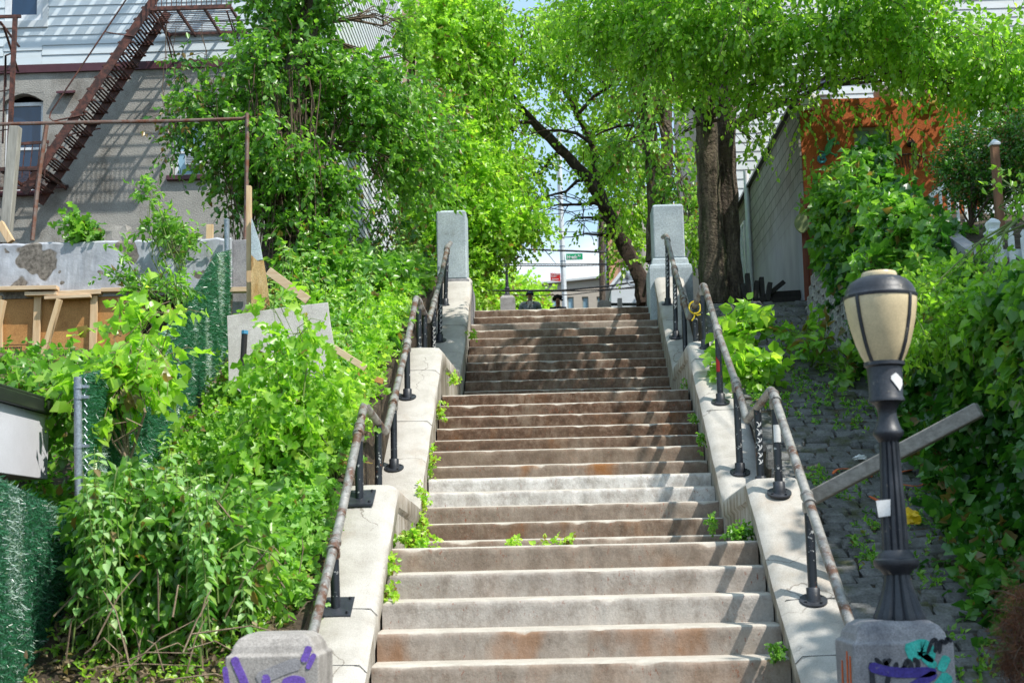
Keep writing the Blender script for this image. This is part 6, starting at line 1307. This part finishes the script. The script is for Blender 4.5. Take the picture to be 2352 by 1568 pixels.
def ftop(r):
    y = 10.4+9.4*r.random()**1.2; zt = lerp1(y, TOPI)-.22; w_ = r.random(); return (3.85+w_*(.5 if y > 13 else 1.2), y, zt-.05+.10*sin(pi*w_)+.10*sin(y*3+w_*5)+r.normal(0,.07)-(.5 if y > 13 else .2)*w_)
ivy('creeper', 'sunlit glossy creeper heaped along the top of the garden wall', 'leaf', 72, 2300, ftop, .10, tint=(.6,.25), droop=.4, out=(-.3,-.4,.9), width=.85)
def fup(r):  # brighter leaf colour up here stands in for sun on the upper wall
    y = r.uniform(10.2, 19.4); z0 = gz(2.6, y)-.05; zt = lerp1(y, TOPI)-.05; t = (.6 if y < 14 else .4)+(.4 if y < 14 else .6)*r.random()**.7; z = z0+(zt-z0)*t
    return (3.86+.06*max(0,y-16)-.10*sin(y*2.3+z*3)-.08*sin(y*5.1-z*4)+r.normal(0,.05), y, z)
ivy('creeper', 'creeper hanging down the upper half of the garden wall, coloured brighter as if sunlit', 'leaf', 81, 950, fup, .10, tint=(.5,.28), droop=.9, out=(-.8,-.5,.1), width=.85)
def fpeak(r):
    c = [(1985,430,18.6,52,66),(1925,500,18.8,36,56),(2040,510,17.8,56,40),(1915,560,19.2,18,50),(1998,362,18.6,24,22),(2130,560,16.2,90,40),(2080,620,15,110,50)][int(r.integers(0,7))]
    a = r.uniform(0,2*pi); q = sqrt(r.random()); p = PY(c[0]+c[3]*q*cos(a), c[1]+c[4]*q*sin(a), c[2]+r.uniform(-.35,.3)); return (p.x, p.y, p.z)
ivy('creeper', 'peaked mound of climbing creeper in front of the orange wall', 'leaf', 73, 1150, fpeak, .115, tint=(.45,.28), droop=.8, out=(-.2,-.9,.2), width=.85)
def fground(r):
    y = r.uniform(8.3, 16.5); w0 = lerp1(y, [(8,3.55),(9.5,3.2),(10.5,3.05),(11.4,3.15),(13,3.4),(16.5,3.8)]); x = w0+abs(r.normal(0,.45)); return (min(x,4.0), y, gz(2.6,y)+.04+r.random()*.18)
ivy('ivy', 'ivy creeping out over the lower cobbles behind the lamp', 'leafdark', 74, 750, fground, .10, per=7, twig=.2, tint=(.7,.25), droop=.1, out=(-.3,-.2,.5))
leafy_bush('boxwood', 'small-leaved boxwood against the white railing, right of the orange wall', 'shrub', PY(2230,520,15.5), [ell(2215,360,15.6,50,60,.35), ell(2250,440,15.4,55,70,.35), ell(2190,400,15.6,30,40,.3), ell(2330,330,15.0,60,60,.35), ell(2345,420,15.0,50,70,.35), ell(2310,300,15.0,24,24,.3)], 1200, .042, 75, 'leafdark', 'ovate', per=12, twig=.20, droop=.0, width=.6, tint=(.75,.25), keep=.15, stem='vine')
leafy_bush('vine', 'yellow-green vine spray in the sun at the right edge below the boxwood', 'vine', PY(2340,500,12.5), [ell(2345,430,12.2,24,24,.2), ell(2300,385,12.8,30,10,.15), ell(2240,610,13,50,20,.25), ell(2200,660,13,120,50,.35), ell(2120,740,12.4,90,50,.3), ell(2290,700,12,80,60,.3)], 420, .07, 76, 'leafbright', 'ovate', per=9, twig=.28, droop=.3, width=.6, tint=(.35,.25))
# knotweed on the cobbles
leafy_bush('knotweed', 'sunlit knotweed leaning out behind the middle handrail', 'knotweed', g3(2.45,17.2), [ell(1715,770,17.3,42,50,.25), ell(1740,860,16.6,48,45,.25), ell(1700,730,17.6,25,25,.2), ell(1690,830,16.8,30,60,.2)], 120, .15, 77, 'leafbright', 'ovate', per=6, twig=.24, droop=.45, width=.78, tint=(.4,.22), keep=.9)
leafy_bush('knotweed', 'shaded knotweed spreading over the upper cobbles', 'knotweed', g3(3.2,17.4), [ell(1840,770,17.4,40,18,.15), ell(1900,790,17.0,40,24,.2), ell(1930,850,16.6,30,24,.2)], 42, .14, 78, 'leaf', 'ovate', per=6, twig=.26, droop=.2, width=.75, tint=(.8,.2), keep=.9)
cobw = [(2.3,2.8,9.5,19,.5)]
r = np.random.default_rng(79); lv = Leaves(79); C = []
for k in range(1500):
    y = 8.6+12*r.random(); x = 2.28 + (1.5*r.random() if r.random() < .6 else .25*r.random()); 
    if float(wob(np.array([[x*2.2, y*1.5, 0.]]), 1., 9)[0]) > .1: C.append((x, y, gz(2.6,y)+.05))
spray(lv, None, np.array(C), r, .05, 9, .10, -.2, .6, (.6,.25)); o = lv.build('cobble_weeds', M['leaf'], None, width=.5); tag(o, 'tufts of weed growing between the cobbles', 'weeds', kind='stuff')
rt = empty('conifer', PY(2350,1560,8.6), 'brown dead conifer spray at the lower right corner', 'conifer')
crown('foliage', rt, M['browneedle'], [ell(2355,1420,8.8,26,70,.2), ell(2345,1510,8.7,36,70,.2), ell(2365,1340,8.9,14,40,.1)], 330, .045, 80, tw=M['vine'], per=26, twig=.13, droop=.2, width=.14, shape='blade', fold=0, keep=.4, hollow=0, twig_r=.003, gap=0)

# ---- big two-stemmed birch on the right, its boughs hanging over the orange house, plus unseen canopy added for shade
bt = empty('birch_tree', (2.72, 21.8, 3.6), 'tall twin-stemmed birch behind the right parapet, boughs hanging over the orange wall', 'tree')
ta = [PY(1640,700,21.7), PY(1636,560,21.7), PY(1628,420,21.7), PY(1622,280,21.7), PY(1618,130,21.7), PY(1600,-60,21.6), PY(1590,-260,21.5)]
tb_2 = [PY(1678,700,21.9), PY(1674,560,21.95), PY(1668,420,22), PY(1668,300,22), PY(1680,160,22), PY(1715,0,21.8), PY(1780,-200,21.5)]
trunk_mesh(ta, [.24,.19,.175,.165,.15,.12,.08], 5, 18, .12).build('trunk', M['barkmoss'], bt, smooth=True)
trunk_mesh(tb_2, [.22,.175,.165,.155,.14,.11,.07], 6, 18, .10).build('trunk', M['bark'], bt, smooth=True)
E2 = [ell(2240,120,20.1,110,70,.4), ell(2060,90,20.2,110,60,.4), ell(1430,50,20.0,110,60,.9), ell(1550,80,19.6,90,75,.9), ell(1690,60,19.2,110,80,1.0), ell(1850,90,19.0,120,52,1.0), ell(2010,50,18.8,130,60,1.0), ell(2150,110,18.4,90,60,.9), ell(2310,150,18.0,80,110,.9),
      ell(1620,190,19.8,50,45,.4), ell(1755,200,19.6,60,50,.4), ell(1330,90,20.4,60,55,.6), ell(1480,150,20.3,40,34,.4), ell(1900,165,19.6,50,20,.3), ell(2070,165,19.4,40,18,.3), ell(2225,210,18.6,40,40,.4), ell(2320,240,18.2,50,50,.5),
      ell(1700,-80,19.4,260,90,1.4), ell(2050,-70,18.6,240,100,1.4), ell(1400,-60,20,180,90,1.2), ell(1560,310,20.6,24,24,.3), ell(1725,320,20.2,25,30,.3)]
crown('foliage', bt, M['leafbright'], E2, 4000, .083, 91, tw=M['bark'], per=9, twig=.42, droop=.85, gap=.25, gapf=1.25, tint=(.30,.24), width=.72, limbs=ta[3:]+tb_2[3:], limb_r=.036, keep=.3, hollow=.1, nbr=9, twig_r=.004, dens=[1.1,1.0,.9,1,1,1,.95,.95,.9,.7,.7,.7,.6,.6,.6,.7,.8,.35,.4,.3,.3,.3])
E2b = [(V3(8.6,14.2,8.6), V3(1.2,1.4,1.0)), (V3(8.3,12.0,8.0), V3(1.3,1.6,1.2)), (V3(8.4,9.4,7.6), V3(1.3,1.7,1.2)), (V3(8.3,7.2,7.2), V3(1.2,1.2,1.0)), (V3(9.6,11,9), V3(1.5,3.5,1.0))]  # unseen leaf masses added off to the right to shade cobbles and ivy
crown('shade_foliage', bt, M['leafbright'], E2b, 4300, .15, 92, tw=M['bark'], per=10, twig=.5, droop=.7, gap=.05, tint=(.3,.22), width=.75, limbs=[tb_2[-1], tb_2[-2]], limb_r=.07, keep=.1, hollow=0, nbr=6, dens=[.3,.7,1.2,1.2,.7])
# hanging sprays right before the orange wall and the trunk
E2c = [ell(1960,250,20.4,22,40,.2), ell(2040,260,20.4,26,45,.2), ell(2110,290,20.3,16,55,.2), ell(1900,250,20.4,16,36,.2), ell(2235,330,20.0,22,60,.2), ell(1845,260,20.5,24,50,.2), ell(1780,280,20.6,26,60,.2), ell(1700,250,20.3,24,50,.2), ell(1860,340,20.6,14,40,.2), ell(1600,500,24.8,22,80,.2), ell(1590,560,24.9,16,60,.2), ell(2180,200,20.2,40,30,.3)]
crown('hanging_sprays', bt, M['leafbright'], E2c, 120, .080, 93, tw=M['bark'], per=9, twig=.40, droop=1.2, gap=0, tint=(.4,.22), width=.72, keep=.9, hollow=0)
# unseen tree added outside the right edge of the picture to shade the lamp and its pier
nt2 = empty('added_shade_tree', (7.2, 3.6, -1.66), 'leafy unseen tree added outside the right edge to shade the lamp post', 'tree')
tp = [V3(7.2,3.6,-1.7), V3(7.1,3.7,1.0), V3(6.8,4.0,3.4), V3(6.4,4.6,5.6)]
trunk_mesh(tp, [.20,.16,.13,.08], 8).build('trunk', M['bark'], nt2, smooth=True)
crown('foliage', nt2, M['leafbright'], [(V3(6.15,5.0,5.9), V3(.95,.95,1.0)), (V3(7.2,4.6,6.6), V3(1.2,1.2,.9)), (V3(7.6,6.4,6.2), V3(1.0,1.3,.9))], 900, .11, 94, tw=M['bark'], per=10, twig=.4, droop=.5, gap=0, width=.75, limbs=tp[2:], limb_r=.05, hollow=0)

# ---- trees beyond the pillars
lt = empty('leaning_tree', (2.05, 29, 4.3), 'leaning red-barked tree behind the right pillar, crown over the sky gap', 'tree')
lp = [PY(1482,700,28.6), PY(1472,640,28.7), PY(1430,560,28.9), PY(1395,485,29), PY(1350,410,29), PY(1290,345,29), PY(1225,280,29), PY(1160,205,29), PY(1120,130,29)]
trunk_mesh(lp, [.19,.15,.135,.125,.115,.10,.08,.06,.04], 9, 12, .16).build('trunk', M['barkdark'], lt, smooth=True)
l2 = [PY(1470,650,28.8), PY(1455,600,28.8), PY(1440,560,28.9), PY(1432,548,28.9), PY(1415,500,29.2)]; trunk_mesh(l2, [.10,.09,.10,.08,.04], 10, 10, .14).build('limb', M['barkdark'], lt, smooth=True)
l3 = [PY(1395,485,29), PY(1370,400,29.3), PY(1360,330,29.4), PY(1310,230,29.6), PY(1250,130,29.8)]; trunk_mesh(l3, [.08,.07,.065,.055,.03], 11, 10, .14).build('limb', M['barkdark'], lt, smooth=True)
rb = random.Random(15)
for a, b, c_ in (((1490,300),(1420,290),(1340,330)), ((1400,480),(1330,470),(1240,480)), ((1350,410),(1300,440),(1220,470)), ((1440,560),(1380,540),(1310,545)), ((1360,330),(1290,300),(1210,310)), ((1225,280),(1160,300),(1090,340)), ((1290,345),(1240,400),(1150,430)), ((1380,430),(1430,350),(1470,300)), ((1330,260),(1400,200),(1440,120)), ((1160,205),(1190,120),(1210,30)), ((1410,520),(1360,500),(1300,510)), ((1100,520),(1180,490),(1260,520)), ((1090,560),(1170,540),(1240,560)), ((1180,120),(1130,60),(1090,0))):
    bm_ = MB(); Yb = 28.6+rb.uniform(-.4,.6); A, B_, C_ = PY(*a, Yb), PY(*b, Yb), PY(*c_, Yb); bm_.tube([A, A.lerp(B_,.5)+Vector((0,0,.08)), B_, B_.lerp(C_,.5)+Vector((0,0,.05)), C_], [.045,.038,.03,.02,.008], 6, caps=False)
    for k in range(9):
        t = rb.uniform(.2, 1); q = (A.lerp(B_, t*2) if t < .5 else B_.lerp(C_, t*2-1)); e = q+Vector((rb.uniform(-.7,.7), rb.uniform(-.3,.3), rb.uniform(-.5,.5))); bm_.tube([q, q.lerp(e,.5)+Vector((0,0,.05)), e], [.012,.009,.004], 4, caps=False)
    bm_.build('branch', M['barkdark'], lt, recalc=False)
E3 = [ell(1140,260,28.2,80,110,1.1), ell(1240,240,30.4,60,70,.6), ell(1120,60,28,150,110,1.5), ell(1080,200,27.6,90,130,1.2), ell(1205,395,28.6,60,45,.8), ell(1340,420,30.2,70,36,.6), ell(1400,350,30.4,80,70,.8), ell(1450,470,30.2,50,80,.6), ell(1452,570,30,30,46,.4), ell(1290,170,30.8,90,70,.8), ell(1400,220,30.9,90,70,.8), ell(1450,120,30.5,90,90,.9), ell(1150,370,27.6,70,70,.8), ell(1340,330,29.3,50,40,.5), ell(1440,600,28.2,24,14,.3), ell(1300,70,29.5,50,60,.6)]
crown('foliage', lt, M['leafbright'], E3 + [ell(1290,290,28.4,44,60,.4), ell(1240,330,28.3,40,40,.3), ell(1340,500,28.5,30,24,.2), ell(1420,500,28.2,30,40,.2), ell(1390,400,28.2,60,50,.3), ell(1300,320,28.3,50,40,.3), ell(1260,80,28.6,80,80,.7), ell(1330,150,28.8,60,60,.5), ell(1390,60,28.6,60,60,.5), ell(1270,200,28.2,60,50,.5)], 4000, .098, 95, tw=M['barkred'], per=9, twig=.50, droop=.8, gap=.24, gapf=1.0, tint=(.45,.2), width=.68, keep=.3, hollow=0, twig_r=.006, dens=[1,.5,1.0,1.1,.8,.6,.9,.9,.9,.5,.5,.7,1,.4,.3,.4,.6,.5,.35,.35,.4,.4,.9,.7,.8,.7])
mt_ = empty('maple_tree', (-3.0, 27.2, 4.4), 'light green maple behind the left pillar, boughs dipping to the sky gap', 'tree')
mp_ = [V3(-2.9,27.2,4.2), V3(-2.8,27.3,6), V3(-2.7,27.4,8), V3(-2.6,27.5,10)]; trunk_mesh(mp_, [.16,.13,.11,.06], 12).build('trunk', M['bark'], mt_, smooth=True)
E4 = [ell(1010,340,26.6,80,120,1.0), ell(1000,480,26.2,60,110,.9), ell(1080,420,26.8,80,80,1.0), ell(1120,520,26.6,80,60,.8), ell(1190,500,26.6,60,45,.6), ell(975,560,25.8,30,60,.5), ell(1235,528,26.6,26,14,.3), ell(1100,590,26.4,36,35,.5), ell(1170,545,26.4,30,16,.3), ell(1080,640,26.2,30,40,.4), ell(1000,60,26.8,80,110,1), ell(1040,640,26,60,50,.4)]
crown('foliage', mt_, M['leafbright'], E4, 2700, .105, 96, tw=M['bark'], per=10, twig=.42, droop=.45, gap=.10, tint=(.55,.22), width=.85, limbs=mp_[1:], keep=.25, hollow=0, nbr=14, shape='lobed', twig_r=.005, dens=[1,1,1,1,.8,1,.5,.9,.6,.9,.7,.8])
# twin trunks right behind the right pillar
tt = empty('twin_tree', (2.1, 27, 4.2), 'dark twin-stemmed tree directly behind the right pillar', 'tree')
for k, L in enumerate(([(1508,600),(1506,470),(1500,380),(1492,300),(1486,220),(1478,120),(1470,-20)], [(1520,560),(1528,420),(1532,330),(1528,260),(1512,200),(1505,120),(1520,0)])):
    trunk_mesh([PY(a,b,26.6+.3*k) for a, b in L], [[.20,.17,.155,.15,.14,.12,.08],[.14,.12,.12,.13,.12,.09,.06]][k], 13+k, 12, .14).build('trunk', M['bark'], tt, smooth=True)
E5 = [ell(1500,70,27.9,100,100,.8), ell(1450,200,27.6,30,50,.4), ell(1565,150,27.6,50,80,.5), ell(1560,420,26.2,34,90,.4), ell(1590,520,25.6,30,90,.4), ell(1435,330,27.8,30,60,.3), ell(1500,190,26.1,50,70,.35), ell(1492,350,26.1,26,50,.25)]
crown('foliage', tt, M['leaf'], E5, 950, .10, 97, tw=M['bark'], per=9, twig=.45, droop=.8, gap=.12, tint=(.75,.2), width=.7, keep=.4, hollow=0, limbs=[PY(1486,220,26.6)], nbr=8, twig_r=.005)
# far light-green trees behind the small lamp
for i, (L, lb, yy) in enumerate((([ell(1100,690,66,60,60,3), ell(1130,650,66,50,40,2.5), ell(1060,640,66,60,70,3)], 'far hazy light-green tree at the left of the small lamp', 66), ([ell(1205,690,68,30,32,2), ell(1180,720,68,40,30,2), ell(1235,712,68,14,26,1)], 'far light-green tree behind the man in the cap', 68))):
    ft = empty('far_tree', (L[0][0][0], yy, gz(0,yy)), lb, 'tree', 'far trees across the avenue'); m = MB(); m.tube([(L[0][0][0], yy, gz(0,yy)), tuple(L[0][0])], [.25,.12], 8); m.build('trunk', M['bark'], ft)
    crown('foliage', ft, M['leafbright'], L, 900, .22, 98+i, tw=None, per=10, twig=.9, droop=.4, gap=.12, tint=(.75,.2), width=.8, hollow=0)
# leafy wall of growth hanging over the side of the house between the vine tree and the left pillar
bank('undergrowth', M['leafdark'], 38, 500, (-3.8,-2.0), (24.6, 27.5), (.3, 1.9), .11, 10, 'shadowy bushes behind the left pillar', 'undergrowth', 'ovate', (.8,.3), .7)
